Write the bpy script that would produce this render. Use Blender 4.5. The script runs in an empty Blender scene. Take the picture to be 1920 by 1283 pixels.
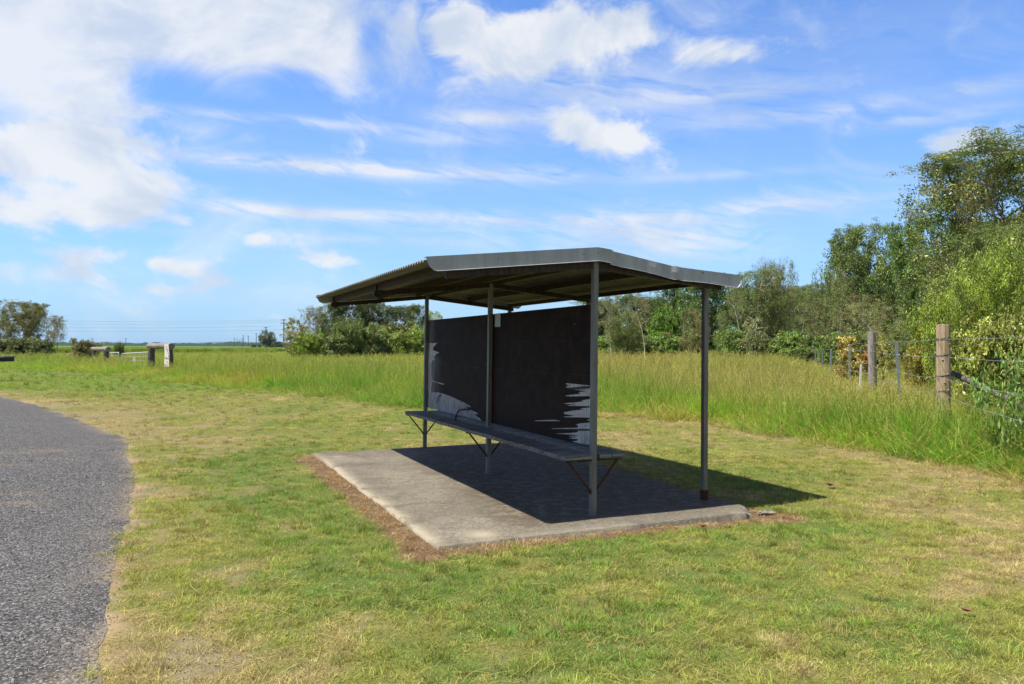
import bpy, bmesh, math, random
import numpy as np
from mathutils import Vector, Matrix
random.seed(7)
C = bpy.context.scene.collection
R = math.radians

# ------------------------------------------------------------------ camera
F, PITCH, ROLL, EYE = 1404.0, .0063, .0037, 1.55
cam_d = bpy.data.cameras.new("camera")
cam_d.sensor_width = 36; cam_d.lens = F/1920*36
cam_d.clip_start = .05; cam_d.clip_end = 20000
cam = bpy.data.objects.new("camera", cam_d); C.objects.link(cam)
cam.matrix_world = Matrix.Translation((0, 0, EYE)) @ Matrix.Rotation(R(90)+PITCH, 4, 'X') @ Matrix.Rotation(ROLL, 4, 'Z')
bpy.context.scene.camera = cam

def ray(x, y):
    a, b = x-960, y-641.5
    c, s = math.cos(ROLL), math.sin(ROLL)
    px, py = a*c+b*s, -a*s+b*c
    X, z = px/F, -py/F
    c, s = math.cos(PITCH), math.sin(PITCH)
    return np.array([X, c-z*s, s+z*c])
def atz(x, y, z):
    d = ray(x, y); return np.array([0, 0, EYE])+d*(z-EYE)/d[2]
def atY(x, y, Y):
    d = ray(x, y); return np.array([0, 0, EYE])+d*Y/d[1]

# ------------------------------------------------------------------ light
SUN = Vector((-.46, -.16, 1)).normalized()
sun_d = bpy.data.lights.new("sun", 'SUN'); sun_d.energy = 5.0; sun_d.angle = R(.55); sun_d.color = (1, .93, .80)
sun = bpy.data.objects.new("sun", sun_d); C.objects.link(sun)
sun.rotation_euler = SUN.to_track_quat('Z', 'Y').to_euler(); sun.location = (-20, -7, 40)
sc = bpy.context.scene
sc.view_settings.view_transform = 'Standard'; sc.view_settings.look = 'None'
sc.view_settings.exposure = 0.72; sc.view_settings.gamma = 1
sc.view_settings.use_curve_mapping = False
try:
    sc.cycles.use_denoising = True; sc.cycles.sample_clamp_indirect = 4
    sc.cycles.max_bounces = 8; sc.cycles.transparent_max_bounces = 8; sc.cycles.volume_bounces = 0
except Exception: pass

# ------------------------------------------------------------------ node helper
class NT:
    def __init__(s, t): s.t = t; s.n = t.nodes; s.l = t.links
    def new(s, kind, **kw):
        n = s.n.new(kind)
        for k, v in kw.items(): setattr(n, k, v)
        return n
    def put(s, sock, v):
        if isinstance(v, bpy.types.NodeSocket): s.l.new(v, sock)
        else: sock.default_value = v
    def m(s, op, a, b=None, c=None, clamp=False):
        n = s.new('ShaderNodeMath', operation=op); n.use_clamp = clamp
        s.put(n.inputs[0], a)
        if b is not None: s.put(n.inputs[1], b)
        if c is not None: s.put(n.inputs[2], c)
        return n.outputs[0]
    def mix(s, f, a, b, blend='MIX'):
        n = s.new('ShaderNodeMix', data_type='RGBA', blend_type=blend)
        s.put(n.inputs[0], f); s.put(n.inputs[6], a if not isinstance(a, tuple) else (*a[:3], 1)); s.put(n.inputs[7], b if not isinstance(b, tuple) else (*b[:3], 1))
        return n.outputs[2]
    def noise(s, vec, scale, detail=4, rough=.5, dist=0, out=0):
        n = s.new('ShaderNodeTexNoise'); s.put(n.inputs['Vector'], vec)
        n.inputs['Scale'].default_value = scale; n.inputs['Detail'].default_value = detail
        n.inputs['Roughness'].default_value = rough; n.inputs['Distortion'].default_value = dist
        return n.outputs[out]
    def ramp(s, f, a, b, lo=0., hi=1.):
        n = s.new('ShaderNodeMapRange', interpolation_type='SMOOTHSTEP')
        s.put(n.inputs[0], f); n.inputs[1].default_value = a; n.inputs[2].default_value = b
        n.inputs[3].default_value = lo; n.inputs[4].default_value = hi
        return n.outputs[0]
    def xyz(s, x, y, z):
        n = s.new('ShaderNodeCombineXYZ'); s.put(n.inputs[0], x); s.put(n.inputs[1], y); s.put(n.inputs[2], z); return n.outputs[0]

# ------------------------------------------------------------------ sky
world = bpy.data.worlds.new("World"); sc.world = world; world.use_nodes = True
w = NT(world.node_tree); w.n.clear()
sky = w.new('ShaderNodeTexSky', sky_type='NISHITA'); sky.sun_disc = False
sky.sun_elevation = math.asin(SUN.z); sky.sun_rotation = math.atan2(SUN.x, SUN.y)
sky.air_density = 1.0; sky.dust_density = .6; sky.ozone_density = 2.2
tc = w.new('ShaderNodeTexCoord')
sp = w.new('ShaderNodeSeparateXYZ'); w.put(sp.inputs[0], tc.outputs['Generated'])
az = w.m('ARCTAN2', sp.outputs[0], sp.outputs[1]); el = w.m('ARCSINE', sp.outputs[2])
P3 = w.xyz(az, w.m('MULTIPLY', el, 1.5), 0.0)
warpn = w.new('ShaderNodeTexNoise'); w.put(warpn.inputs['Vector'], P3); warpn.inputs['Scale'].default_value = 4; warpn.inputs['Detail'].default_value = 3
def azel(x, y):
    d = ray(x, y); d = d/np.linalg.norm(d); return math.atan2(d[0], d[1]), math.asin(d[2])
def blobs(lst):
    acc = None
    for (x, y, rx, ry, amp) in lst:
        a, e = azel(x, y); rx /= F; ry /= F
        t1 = w.m('MULTIPLY_ADD', az, 1/rx, -a/rx); t2 = w.m('MULTIPLY_ADD', el, 1/ry, -e/ry)
        q = w.m('MULTIPLY_ADD', t1, t1, w.m('MULTIPLY', t2, t2))
        g = w.m('EXPONENT', w.m('MULTIPLY', q, -1.0))
        acc = w.m('MULTIPLY', g, amp) if acc is None else w.m('MULTIPLY_ADD', g, amp, acc)
    return acc
VEIL = [(60, 50, 260, 130, .74), (380, 40, 230, 85, .66), (610, 85, 105, 58, .50), (560, 25, 150, 75, .50), (90, 185, 170, 50, .36), (770, 120, 60, 60, .12),
        (300, 150, 80, 36, -.40), (560, 140, 60, 26, -.36), (690, 72, 32, 42, -.55), (400, 200, 200, 20, -.15), (830, 20, 30, 30, -.2)]
CUM = [(225, 262, 105, 55, .50), (60, 315, 150, 62, .52), (255, 362, 75, 42, .58), (110, 395, 110, 24, .50), (30, 270, 90, 40, .3),
       (880, 70, 105, 66, .50), (1000, 55, 125, 58, .60), (1130, 72, 105, 42, .60), (1195, 48, 36, 36, .42), (960, 120, 110, 28, .25), (560, 60, 90, 40, .25), (200, 120, 110, 40, .22),
       (1105, 245, 78, 40, .66), (1070, 226, 45, 30, .4), (1175, 262, 48, 20, .3), (1345, 96, 75, 24, .52), (1960, 245, 180, 30, .45), (1800, 262, 60, 18, .2),
       (180, 478, 50, 18, .56), (345, 503, 45, 18, .44), (300, 495, 22, 11, .36), (485, 450, 30, 13, .46), (90, 515, 110, 22, .32), (430, 530, 60, 20, .38), (310, 542, 60, 12, .3), (620, 488, 55, 12, .42), (340, 415, 28, 13, .36), (1740, 478, 40, 12, .25), (980, 10, 40, 14, -.35), (150, 222, 120, 14, -.3), (150, 345, 60, 10, -.15)]
n1 = w.noise(P3, 8.5, 10, .64, .45)
n1b = w.noise(P3, 2.6, 4, .5, .2)
n1c = w.noise(P3, 5.0, 8, .60, .9)
veilc = w.m('MULTIPLY', w.ramp(w.m('ADD', blobs(VEIL), w.m('MULTIPLY_ADD', n1c, 1.9, w.m('MULTIPLY_ADD', n1b, .5, -1.23))), .0, .70), .94)
dens = w.m('ADD', blobs(CUM), w.m('MULTIPLY_ADD', n1, 2.0, w.m('MULTIPLY_ADD', n1b, .4, -1.2)))
cum = w.m('MAXIMUM', w.ramp(dens, .10, .60), veilc)
CIR = [(480, 222, 300, 9, .5), (560, 310, 240, 13, .75), (840, 325, 300, 14, .5), (430, 385, 60, 9, .6), (560, 400, 200, 9, .6), (900, 412, 420, 15, .5), (1150, 430, 340, 28, .45), (1180, 470, 230, 30, .35), (1450, 385, 180, 14, .6), (900, 222, 110, 14, .6), (840, 262, 90, 9, .4), (1080, 150, 240, 40, .42), (1320, 180, 220, 20, .45), (1550, 210, 220, 18, .5), (1740, 222, 120, 12, .5), (1650, 60, 260, 60, .1), (600, 445, 300, 10, .3), (1330, 330, 200, 8, .25), (1290, 450, 130, 28, .3), (960, 330, 500, 160, .12), (300, 560, 900, 60, .1), (1850, 160, 90, 12, .25)]
PC = w.xyz(az, w.m('MULTIPLY_ADD', el, 6.5, w.m('MULTIPLY', az, 1.1)), w.m('MULTIPLY', warpn.outputs[0], .35))
n2 = w.noise(PC, 6.5, 7, .62, 1.0)
PD = w.xyz(w.m('MULTIPLY', az, 3.0), w.m('MULTIPLY_ADD', el, 34, w.m('MULTIPLY_ADD', az, 4.0, w.m('MULTIPLY', warpn.outputs[0], 5.0))), 3.3)
n3 = w.noise(PD, 1.0, 6, .65, .6)
cir = w.m('MULTIPLY', blobs(CIR), w.ramp(w.m('MULTIPLY_ADD', n3, .6, w.m('MULTIPLY', n2, .6)), .38, .70, 0, 1.35), clamp=True)
shade = w.noise(w.xyz(az, w.m('MULTIPLY_ADD', el, 1.5, .012), .02), 7.5, 6, .6, .4)
ccol = w.mix(w.ramp(shade, .36, .62), (.64, .72, .84), (.90, .915, .935))
# air: paler blue toward the horizon
tintf = w.ramp(el, 0.0, .42)
skyc = w.mix(1.0, sky.outputs[0], (.91, 1.31, 1.92), 'MULTIPLY')
veil = w.m('MULTIPLY', w.m('EXPONENT', w.m('MULTIPLY', w.m('MAXIMUM', el, 0.0), -7.5)), .95)
skyv = w.new('ShaderNodeVectorMath', operation='SCALE'); w.put(skyv.inputs[0], w.mix(veil, skyc, (.41/.12, .68/.12, .955/.12))); skyv.inputs['Scale'].default_value = 1.0
cscale = w.new('ShaderNodeVectorMath', operation='SCALE'); w.put(cscale.inputs[0], ccol); cscale.inputs['Scale'].default_value = 1/.12
col = w.mix(w.m('MULTIPLY', cir, .85), skyv.outputs[0], cscale.outputs[0])
col = w.mix(w.m('MULTIPLY', cum, .93), col, cscale.outputs[0])
# unseen overhead sky dimmed to cut fill; grey behind viewer added to neutralise it
col = w.mix(w.ramp(el, .47, .80, 0, .80), col, (.17/.12, .19/.12, .24/.12))
col = w.mix(w.m('MULTIPLY', w.ramp(w.m('MULTIPLY', sp.outputs[1], -1.0), .0, .6, 0, .85), w.ramp(el, .75, .4)), col, (.40/.12, .395/.12, .385/.12))
bg = w.new('ShaderNodeBackground'); w.put(bg.inputs[0], col); bg.inputs[1].default_value = .073
w.l.new(bg.outputs[0], w.new('ShaderNodeOutputWorld').inputs[0])

# ------------------------------------------------------------------ object helpers
def tag(o, label=None, cat=None, group=None, kind=None):
    if label: o['label'] = label
    if cat: o['category'] = cat
    if group: o['group'] = group
    if kind: o['kind'] = kind
    return o
def empty(name, loc=(0, 0, 0), rz=0):
    o = bpy.data.objects.new(name, None); C.objects.link(o); o.location = loc; o.rotation_euler.z = rz
    o.empty_display_size = .2
    return o
def link(name, me, mat=None, parent=None):
    o = bpy.data.objects.new(name, me); C.objects.link(o)
    if mat and not me.materials: me.materials.append(mat)
    if parent: o.parent = parent
    return o
def npmesh(name, verts, faces, cols=None, cname='col', smooth=False):
    """faces: (n,k) int array or list of lists; cols: (nverts,3)"""
    me = bpy.data.meshes.new(name)
    verts = np.asarray(verts, dtype=np.float32)
    if isinstance(faces, np.ndarray):
        n, k = faces.shape
        me.vertices.add(len(verts)); me.vertices.foreach_set('co', verts.ravel())
        me.loops.add(n*k); me.loops.foreach_set('vertex_index', faces.astype(np.int32).ravel())
        me.polygons.add(n); me.polygons.foreach_set('loop_start', np.arange(0, n*k, k, dtype=np.int32))
        me.polygons.foreach_set('loop_total', np.full(n, k, dtype=np.int32))
        me.update(calc_edges=True)
    else:
        me.from_pydata([tuple(map(float, v)) for v in verts], [], [list(map(int, f)) for f in faces]); me.update()
    if cols is not None:
        a = me.color_attributes.new(cname, 'FLOAT_COLOR', 'POINT')
        c4 = np.ones((len(verts), 4), dtype=np.float32); c4[:, :3] = cols
        a.data.foreach_set('color', c4.ravel())
    if smooth: me.polygons.foreach_set('use_smooth', np.ones(len(me.polygons), dtype=bool))
    return me
class MB:
    """collects boxes, bars, tubes -> one mesh"""
    def __init__(s): s.v = []; s.f = []
    def add(s, v, f):
        b = len(s.v); s.v += [tuple(map(float, p)) for p in v]; s.f += [[i+b for i in q] for q in f]; return s
    def hexa(s, p):  # 8 corners: bottom 4, top 4
        return s.add(p, [(3, 2, 1, 0), (4, 5, 6, 7), (0, 1, 5, 4), (1, 2, 6, 5), (2, 3, 7, 6), (3, 0, 4, 7)])
    def box(s, x0, x1, y0, y1, z0, z1, fn=None):
        p = [(x0, y0, z0), (x1, y0, z0), (x1, y1, z0), (x0, y1, z0), (x0, y0, z1), (x1, y0, z1), (x1, y1, z1), (x0, y1, z1)]
        if fn: p = [fn(*q) for q in p]
        return s.hexa(p)
    def tube(s, pts, rad, n=8, cap=True):
        pts = [Vector(tuple(map(float, p))) for p in pts]; b = len(s.v); k = len(pts)
        if not hasattr(rad, '__len__'): rad = [rad]*k
        up = Vector((0, 0, 1)); prev = None
        for i, p in enumerate(pts):
            t = (pts[min(i+1, k-1)]-pts[max(i-1, 0)]).normalized()
            if prev is None:
                a = t.cross(up if abs(t.z) < .9 else Vector((1, 0, 0))).normalized()
            else:
                a = (prev - t*prev.dot(t)).normalized()
            prev = a; c = t.cross(a)
            for j in range(n):
                g = 2*math.pi*j/n; q = p+(a*math.cos(g)+c*math.sin(g))*rad[i]; s.v.append(tuple(q))
        for i in range(k-1):
            for j in range(n):
                j2 = (j+1) % n; s.f.append([b+i*n+j, b+(i+1)*n+j, b+(i+1)*n+j2, b+i*n+j2])
        if cap:
            s.f.append([b+j for j in range(n)]); s.f.append([b+(k-1)*n+j for j in reversed(range(n))])
        return s
    def build(s, name, mat=None, parent=None, bevel=0, smooth=False):
        me = bpy.data.meshes.new(name); me.from_pydata(s.v, [], s.f); me.update()
        if smooth: me.polygons.foreach_set('use_smooth', np.ones(len(me.polygons), dtype=bool))
        o = link(name, me, mat, parent)
        if bevel:
            m = o.modifiers.new('bevel', 'BEVEL'); m.width = bevel; m.segments = 2; m.limit_method = 'ANGLE'
        return o

# ------------------------------------------------------------------ numpy noise
def _h(ix, iy, seed):
    h = (ix.astype(np.int64)*374761393 + iy.astype(np.int64)*668265263 + seed*1442695041) & 0x7fffffff
    h = ((h ^ (h >> 13))*1274126177) & 0x7fffffff
    return ((h ^ (h >> 16)) & 0xffff)/65535.
def vnoise(x, y, seed=0):
    x = np.asarray(x, float); y = np.asarray(y, float)
    ix = np.floor(x); iy = np.floor(y); fx = x-ix; fy = y-iy
    fx = fx*fx*(3-2*fx); fy = fy*fy*(3-2*fy)
    a = _h(ix, iy, seed); b = _h(ix+1, iy, seed); c = _h(ix, iy+1, seed); d = _h(ix+1, iy+1, seed)
    return (a*(1-fx)+b*fx)*(1-fy)+(c*(1-fx)+d*fx)*fy
def fbm(x, y, seed=0, oc=4, g=.55):
    t = 0; a = 1; s = 0
    for i in range(oc):
        t = t+a*vnoise(np.asarray(x)*2**i+i*17.3, np.asarray(y)*2**i-i*9.1, seed+i*31); s += a; a *= g
    return t/s
def sst(a, b, x):
    t = np.clip((np.asarray(x, float)-a)/(b-a), 0, 1); return t*t*(3-2*t)
def mixc(a, b, t):
    t = np.asarray(t)[..., None]; return np.asarray(a)*(1-t)+np.asarray(b)*t

# ------------------------------------------------------------------ materials
def mat(name, fn, **kw):
    m = bpy.data.materials.new(name); m.use_nodes = True; t = NT(m.node_tree); t.n.clear()
    b = t.new('ShaderNodeBsdfPrincipled'); o = t.new('ShaderNodeOutputMaterial')
    t.l.new(b.outputs[0], o.inputs[0]); t.b = b; t.o = o; b.inputs['Specular IOR Level'].default_value = .08   # dry, dusty surfaces
    for k, v in kw.items(): t.put(b.inputs[k.replace('_', ' ')], v)
    fn(t); return m
def bump(t, h, strength=.5, dist=.01):
    n = t.new('ShaderNodeBump'); n.inputs['Strength'].default_value = strength; n.inputs['Distance'].default_value = dist
    t.put(n.inputs['Height'], h); t.l.new(n.outputs[0], t.b.inputs['Normal'])
def objc(t): return t.new('ShaderNodeTexCoord').outputs['Object']
def scalev(t, v, x, y, z):
    n = t.new('ShaderNodeMapping'); t.put(n.inputs[0], v); n.inputs['Scale'].default_value = (x, y, z); return n.outputs[0]
def attr(t, name, inst=False, out='Color'):
    n = t.new('ShaderNodeAttribute'); n.attribute_name = name
    n.attribute_type = 'INSTANCER' if inst else 'GEOMETRY'
    return n.outputs[out]

def galv_fn(base, dark, dirt=(.10, .085, .06), vs=(30, 30, 3)):
    def f(t):
        o = objc(t)
        n = t.noise(scalev(t, o, *vs), 1, 5, .6); n2 = t.noise(o, 3.5, 4, .6); n3 = t.noise(o, 60, 3, .6)
        c = t.mix(t.ramp(n, .3, .7), dark, base); c = t.mix(t.ramp(n2, .5, .75, 0, .5), c, dirt)
        t.put(t.b.inputs['Base Color'], c); t.put(t.b.inputs['Roughness'], t.ramp(n3, .2, .8, .4, .62))
        bump(t, n2, .15, .01)
    return f
M = {}
M['galv'] = mat('galvanised_steel', galv_fn((.40, .43, .46), (.31, .335, .36), (.24, .23, .21), (14, 14, 2)), Metallic=.15, Specular_IOR_Level=.4)
M['post_steel'] = mat('weathered_post_steel', galv_fn((.20, .205, .205), (.135, .14, .14), (.10, .085, .065)), Metallic=.25, Specular_IOR_Level=.3)
M['dark_steel'] = mat('dark_steel', galv_fn((.06, .05, .045), (.03, .025, .022), (.09, .045, .02)), Metallic=.2)
M['sheet'] = mat('roof_sheeting', galv_fn((.19, .182, .16), (.12, .114, .098), (.08, .066, .04), (6, 2, 6)), Metallic=.2)
M['timber_dark'] = mat('stained_timber', galv_fn((.085, .062, .035), (.045, .033, .02), (.03, .02, .012), (4, 30, 30)))
def f_plank(t):
    o = objc(t)
    g = t.noise(scalev(t, o, 2.2, 55, 40), 1, 6, .65, .5); n2 = t.noise(o, 6, 5, .65); n3 = t.noise(scalev(t, o, 6, 160, 90), 1, 3, .6)
    c = t.mix(t.ramp(g, .36, .66), (.055, .052, .05), (.27, .262, .25)); c = t.mix(t.ramp(n2, .55, .75, 0, .7), c, (.05, .045, .045))
    c = t.mix(t.ramp(n3, .62, .75, 0, .55), c, (.30, .29, .28))
    t.put(t.b.inputs['Base Color'], c); bump(t, g, .5, .004)
M['plank'] = mat('weathered_plank', f_plank, Roughness=.78)
def f_panel(t):
    o = objc(t); wv = t.new('ShaderNodeSeparateColor'); t.put(wv.inputs[0], attr(t, 'wear_light'))
    g = t.noise(scalev(t, o, 90, 110, 2.2), 1, 5, .65); n2 = t.noise(o, 7, 5, .6); sp_ = t.noise(o, 90, 2, .5)
    dk = t.mix(t.ramp(n2, .35, .7), (.010, .0052, .0038), (.024, .012, .008))
    dk = t.mix(t.ramp(g, .55, .8, 0, .5), dk, (.028, .017, .012))
    dk = t.mix(t.ramp(sp_, .74, .80, 0, .6), dk, (.10, .09, .085))
    sp3_ = t.new('ShaderNodeSeparateXYZ'); t.put(sp3_.inputs[0], o)
    for zz, am in ((.80, .3), (.94, .5), (1.28, .7), (1.61, .4), (1.86, .5)):
        ln = t.m('LESS_THAN', t.m('ABSOLUTE', t.m('SUBTRACT', sp3_.outputs[2], zz)), .0028); dk = t.mix(t.m('MULTIPLY', t.m('MULTIPLY', ln, am), t.ramp(n2, .4, .6)), dk, (.06, .05, .045))
    vo = t.new('ShaderNodeTexVoronoi'); t.put(vo.inputs['Vector'], scalev(t, o, 0, 6.5, 6.5)); vo.inputs['Scale'].default_value = 1
    dk = t.mix(t.m('MULTIPLY', t.m('LESS_THAN', vo.outputs['Distance'], .045), t.ramp(t.noise(o, 3, 2), .5, .55)), dk, (.22, .21, .20))
    stz = t.noise(scalev(t, o, 1, 75, .9), 1, 3, .6); dk = t.mix(t.ramp(stz, .68, .80, 0, .5), dk, (.085, .075, .07))
    dk = t.mix(t.ramp(sp3_.outputs[2], 1.3, .62, 0, .45), dk, (.030, .014, .010))
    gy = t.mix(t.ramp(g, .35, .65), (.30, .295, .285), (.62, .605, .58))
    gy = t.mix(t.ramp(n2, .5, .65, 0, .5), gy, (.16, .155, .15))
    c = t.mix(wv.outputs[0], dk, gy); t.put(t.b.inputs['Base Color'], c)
    t.put(t.b.inputs['Roughness'], t.m('MULTIPLY_ADD', wv.outputs[0], .2, .7)); bump(t, t.m('SUBTRACT', g, t.m('MULTIPLY', wv.outputs[0], 1.5)), .35, .002)
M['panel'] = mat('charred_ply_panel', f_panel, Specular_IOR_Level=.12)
def f_conc(t):
    o = objc(t); sc_ = t.new('ShaderNodeSeparateXYZ'); t.put(sc_.inputs[0], o)
    n5 = t.noise(scalev(t, o, 1, 1.6, 1), 26, 4, .7); n6 = t.noise(o, 48, 3, .7)
    n1 = t.noise(o, 1.1, 6, .6, .4); n2 = t.noise(o, 9, 6, .65); n3 = t.noise(o, 110, 3, .6); n4 = t.noise(scalev(t, o, 1.2, 7, 1), 1.6, 5, .7, .3)
    wv = t.new('ShaderNodeSeparateColor'); t.put(wv.inputs[0], attr(t, 'wear_light'))
    c = t.mix(t.ramp(n1, .3, .7), (.25, .235, .205), (.40, .375, .325))
    c = t.mix(t.ramp(n2, .42, .72, 0, .6), c, (.185, .175, .16))
    c = t.mix(t.ramp(n4, .55, .78, 0, .6), c, (.44, .41, .34))
    c = t.mix(t.ramp(n3, .50, .66, 0, .55), c, (.10, .10, .10)); c = t.mix(t.ramp(n5, .50, .60, 0, .55), c, (.17, .155, .13)); c = t.mix(t.ramp(n5, .48, .36, 0, .5), c, (.56, .52, .43)); c = t.mix(t.ramp(n6, .53, .62, 0, .6), c, (.12, .11, .095)); c = t.mix(t.ramp(t.noise(scalev(t, o, 5, 16, 1), 1, 5, .7, .5), .52, .62, 0, .45), c, (.19, .165, .13))
    c = t.mix(t.ramp(n3, .5, .25, 0, .4), c, (.55, .53, .48))
    c = t.mix(wv.outputs[1], c, (.56, .52, .42))            # pale worn margins
    c = t.mix(t.ramp(t.noise(o, 2.3, 6, .7, .5), .50, .62, 0, .5), c, (.17, .155, .135))
    c = t.mix(t.m('MULTIPLY', wv.outputs[0], t.ramp(n2, .38, .56, .35, .97)), c, (.15, .12, .09))   # dark soiling, with the tone of the roof's shade painted into the colour
    c = t.mix(t.m('MULTIPLY', wv.outputs[2], .6), c, (.05, .045, .04))   # cracks
    t.put(t.b.inputs['Base Color'], t.mix(1.0, c, (.60, .575, .54), 'MULTIPLY'))
    bump(t, t.m('ADD', t.m('MULTIPLY', n3, .6), n2), .5, .006)
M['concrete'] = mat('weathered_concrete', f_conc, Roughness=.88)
def f_road(t):
    g = t.new('ShaderNodeNewGeometry').outputs['Position']
    v = t.new('ShaderNodeTexVoronoi'); t.put(v.inputs['Vector'], g); v.inputs['Scale'].default_value = 62; v.inputs['Randomness'].default_value = 1
    v2 = t.new('ShaderNodeTexVoronoi'); t.put(v2.inputs['Vector'], g); v2.inputs['Scale'].default_value = 150
    cs = t.new('ShaderNodeSeparateColor'); t.put(cs.inputs[0], v.outputs['Color'])
    n1 = t.noise(g, .5, 5, .6); n2 = t.noise(scalev(t, g, .7, 1.3, 1), 1.3, 6, .7, .6); n3 = t.noise(g, 30, 3, .5)
    c = t.mix(cs.outputs[0], (.095, .098, .104), (.30, .305, .32))
    c = t.mix(t.ramp(cs.outputs[1], .82, .9), c, (.42, .42, .43))
    c = t.mix(t.ramp(cs.outputs[2], .15, .05), c, (.035, .035, .04))
    c = t.mix(t.ramp(v.outputs['Distance'], .35, .75, 0, .8), c, (.045, .044, .046))
    c = t.mix(t.ramp(n1, .35, .7, 0, .35), c, (.13, .13, .14))
    c = t.mix(t.m('MULTIPLY', attr(t, 'col', out='Fac'), t.ramp(n3, .3, .6)), c, (.42, .34, .25))
    t.put(t.b.inputs['Base Color'], t.mix(1.0, c, (.64, .62, .60), 'MULTIPLY'))
    bump(t, t.m('SUBTRACT', t.m('MULTIPLY', cs.outputs[1], .5), t.m('MULTIPLY', v.outputs['Distance'], 1.6)), .8, .006)
M['road'] = mat('chip_seal_asphalt', f_road, Roughness=.8)
def f_ground(t):
    g = t.new('ShaderNodeNewGeometry').outputs['Position']; c = attr(t, 'col')
    n = t.noise(g, 35, 4, .7); n2 = t.noise(g, 140, 3, .6)
    c = t.mix(1.0, c, t.mix(n, (.55, .55, .55), (1.45, 1.42, 1.38)), 'MULTIPLY')
    c = t.mix(t.ramp(n2, .58, .75, 0, .5), c, (.30, .26, .17))
    t.put(t.b.inputs['Base Color'], c); bump(t, n, .6, .02)
M['ground'] = mat('grass_thatch_soil', f_ground, Roughness=.95)
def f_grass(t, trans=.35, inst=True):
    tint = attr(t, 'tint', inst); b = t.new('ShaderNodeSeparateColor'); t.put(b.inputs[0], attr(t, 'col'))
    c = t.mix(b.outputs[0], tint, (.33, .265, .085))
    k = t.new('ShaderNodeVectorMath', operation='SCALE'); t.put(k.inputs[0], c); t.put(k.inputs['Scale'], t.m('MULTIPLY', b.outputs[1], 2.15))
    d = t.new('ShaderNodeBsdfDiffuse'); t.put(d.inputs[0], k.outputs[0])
    tr = t.new('ShaderNodeBsdfTranslucent'); t.put(tr.inputs[0], k.outputs[0])
    gl = t.new('ShaderNodeBsdfGlossy'); gl.inputs[0].default_value = (.8, .8, .8, 1); gl.inputs[1].default_value = .5
    m1 = t.new('ShaderNodeMixShader'); m1.inputs[0].default_value = trans; t.l.new(d.outputs[0], m1.inputs[1]); t.l.new(tr.outputs[0], m1.inputs[2])
    m2 = t.new('ShaderNodeMixShader'); m2.inputs[0].default_value = .012; t.l.new(m1.outputs[0], m2.inputs[1]); t.l.new(gl.outputs[0], m2.inputs[2])
    t.l.new(m2.outputs[0], t.o.inputs[0])
M['grass'] = mat('grass_blades', f_grass)
def f_leaf(t):
    b = t.new('ShaderNodeSeparateColor'); t.put(b.inputs[0], attr(t, 'col'))
    oi = t.new('ShaderNodeObjectInfo')
    n = t.noise(objc(t), .9, 3, .6)
    c = t.mix(t.ramp(n, .35, .68, 0, .20), oi.outputs['Color'], (.13, .145, .035))
    c = t.mix(b.outputs[0], c, (.22, .15, .07))
    k = t.new('ShaderNodeVectorMath', operation='SCALE'); t.put(k.inputs[0], c); t.put(k.inputs['Scale'], t.m('MULTIPLY', b.outputs[1], 4.6))
    d = t.new('ShaderNodeBsdfDiffuse'); t.put(d.inputs[0], k.outputs[0])
    tr = t.new('ShaderNodeBsdfTranslucent'); t.put(tr.inputs[0], t.mix(.5, k.outputs[0], (.16, .22, .02)))
    gl = t.new('ShaderNodeBsdfGlossy'); gl.inputs[0].default_value = (.9, .93, .95, 1); gl.inputs[1].default_value = .42
    m1 = t.new('ShaderNodeMixShader'); m1.inputs[0].default_value = .34; t.l.new(d.outputs[0], m1.inputs[1]); t.l.new(tr.outputs[0], m1.inputs[2])
    m2 = t.new('ShaderNodeMixShader'); m2.inputs[0].default_value = .03; t.l.new(m1.outputs[0], m2.inputs[1]); t.l.new(gl.outputs[0], m2.inputs[2])
    t.l.new(m2.outputs[0], t.o.inputs[0])
M['leaf'] = mat('leaves', f_leaf)
def f_bark(a, b):
    def f(t):
        o = objc(t); n = t.noise(scalev(t, o, 3, 3, .8), 2, 6, .65)
        t.put(t.b.inputs['Base Color'], t.mix(t.ramp(n, .35, .68), a, b)); bump(t, n, .5, .03)
    return f
M['bark_pale'] = mat('pale_bark', f_bark((.30, .28, .25), (.62, .60, .56)), Roughness=.9)
M['bark_grey'] = mat('grey_bark', f_bark((.10, .085, .07), (.26, .24, .21)), Roughness=.95)
M['bark_dark'] = mat('dark_bark', f_bark((.04, .032, .025), (.12, .10, .08)), Roughness=.95)
def f_postwood(a, b, d):
    def f(t):
        o = objc(t); n = t.noise(scalev(t, o, 28, 28, 1.6), 1, 6, .65, .4); n2 = t.noise(o, 8, 4, .6); n3 = t.noise(scalev(t, o, 10, 10, 5), 1, 2, .5)
        c = t.mix(t.ramp(n, .3, .7), a, b); c = t.mix(t.ramp(n2, .5, .75, 0, .6), c, d); c = t.mix(t.ramp(n3, .70, .76, 0, .8), c, (.05, .035, .025))
        t.put(t.b.inputs['Base Color'], c); bump(t, n, .6, .01)
    return f
M['post_wood'] = mat('brown_post_wood', f_postwood((.27, .19, .12), (.50, .40, .28), (.19, .12, .075)), Roughness=.9)
M['grey_wood'] = mat('grey_weathered_wood', f_postwood((.17, .155, .14), (.38, .35, .32), (.12, .10, .085)), Roughness=.95)
M['log'] = mat('old_grey_log', f_postwood((.055, .05, .052), (.17, .155, .15), (.04, .035, .035)), Roughness=.95)
M['log_pale'] = mat('bleached_log', f_postwood((.15, .13, .11), (.33, .30, .265), (.13, .11, .1)), Roughness=.95)
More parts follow.
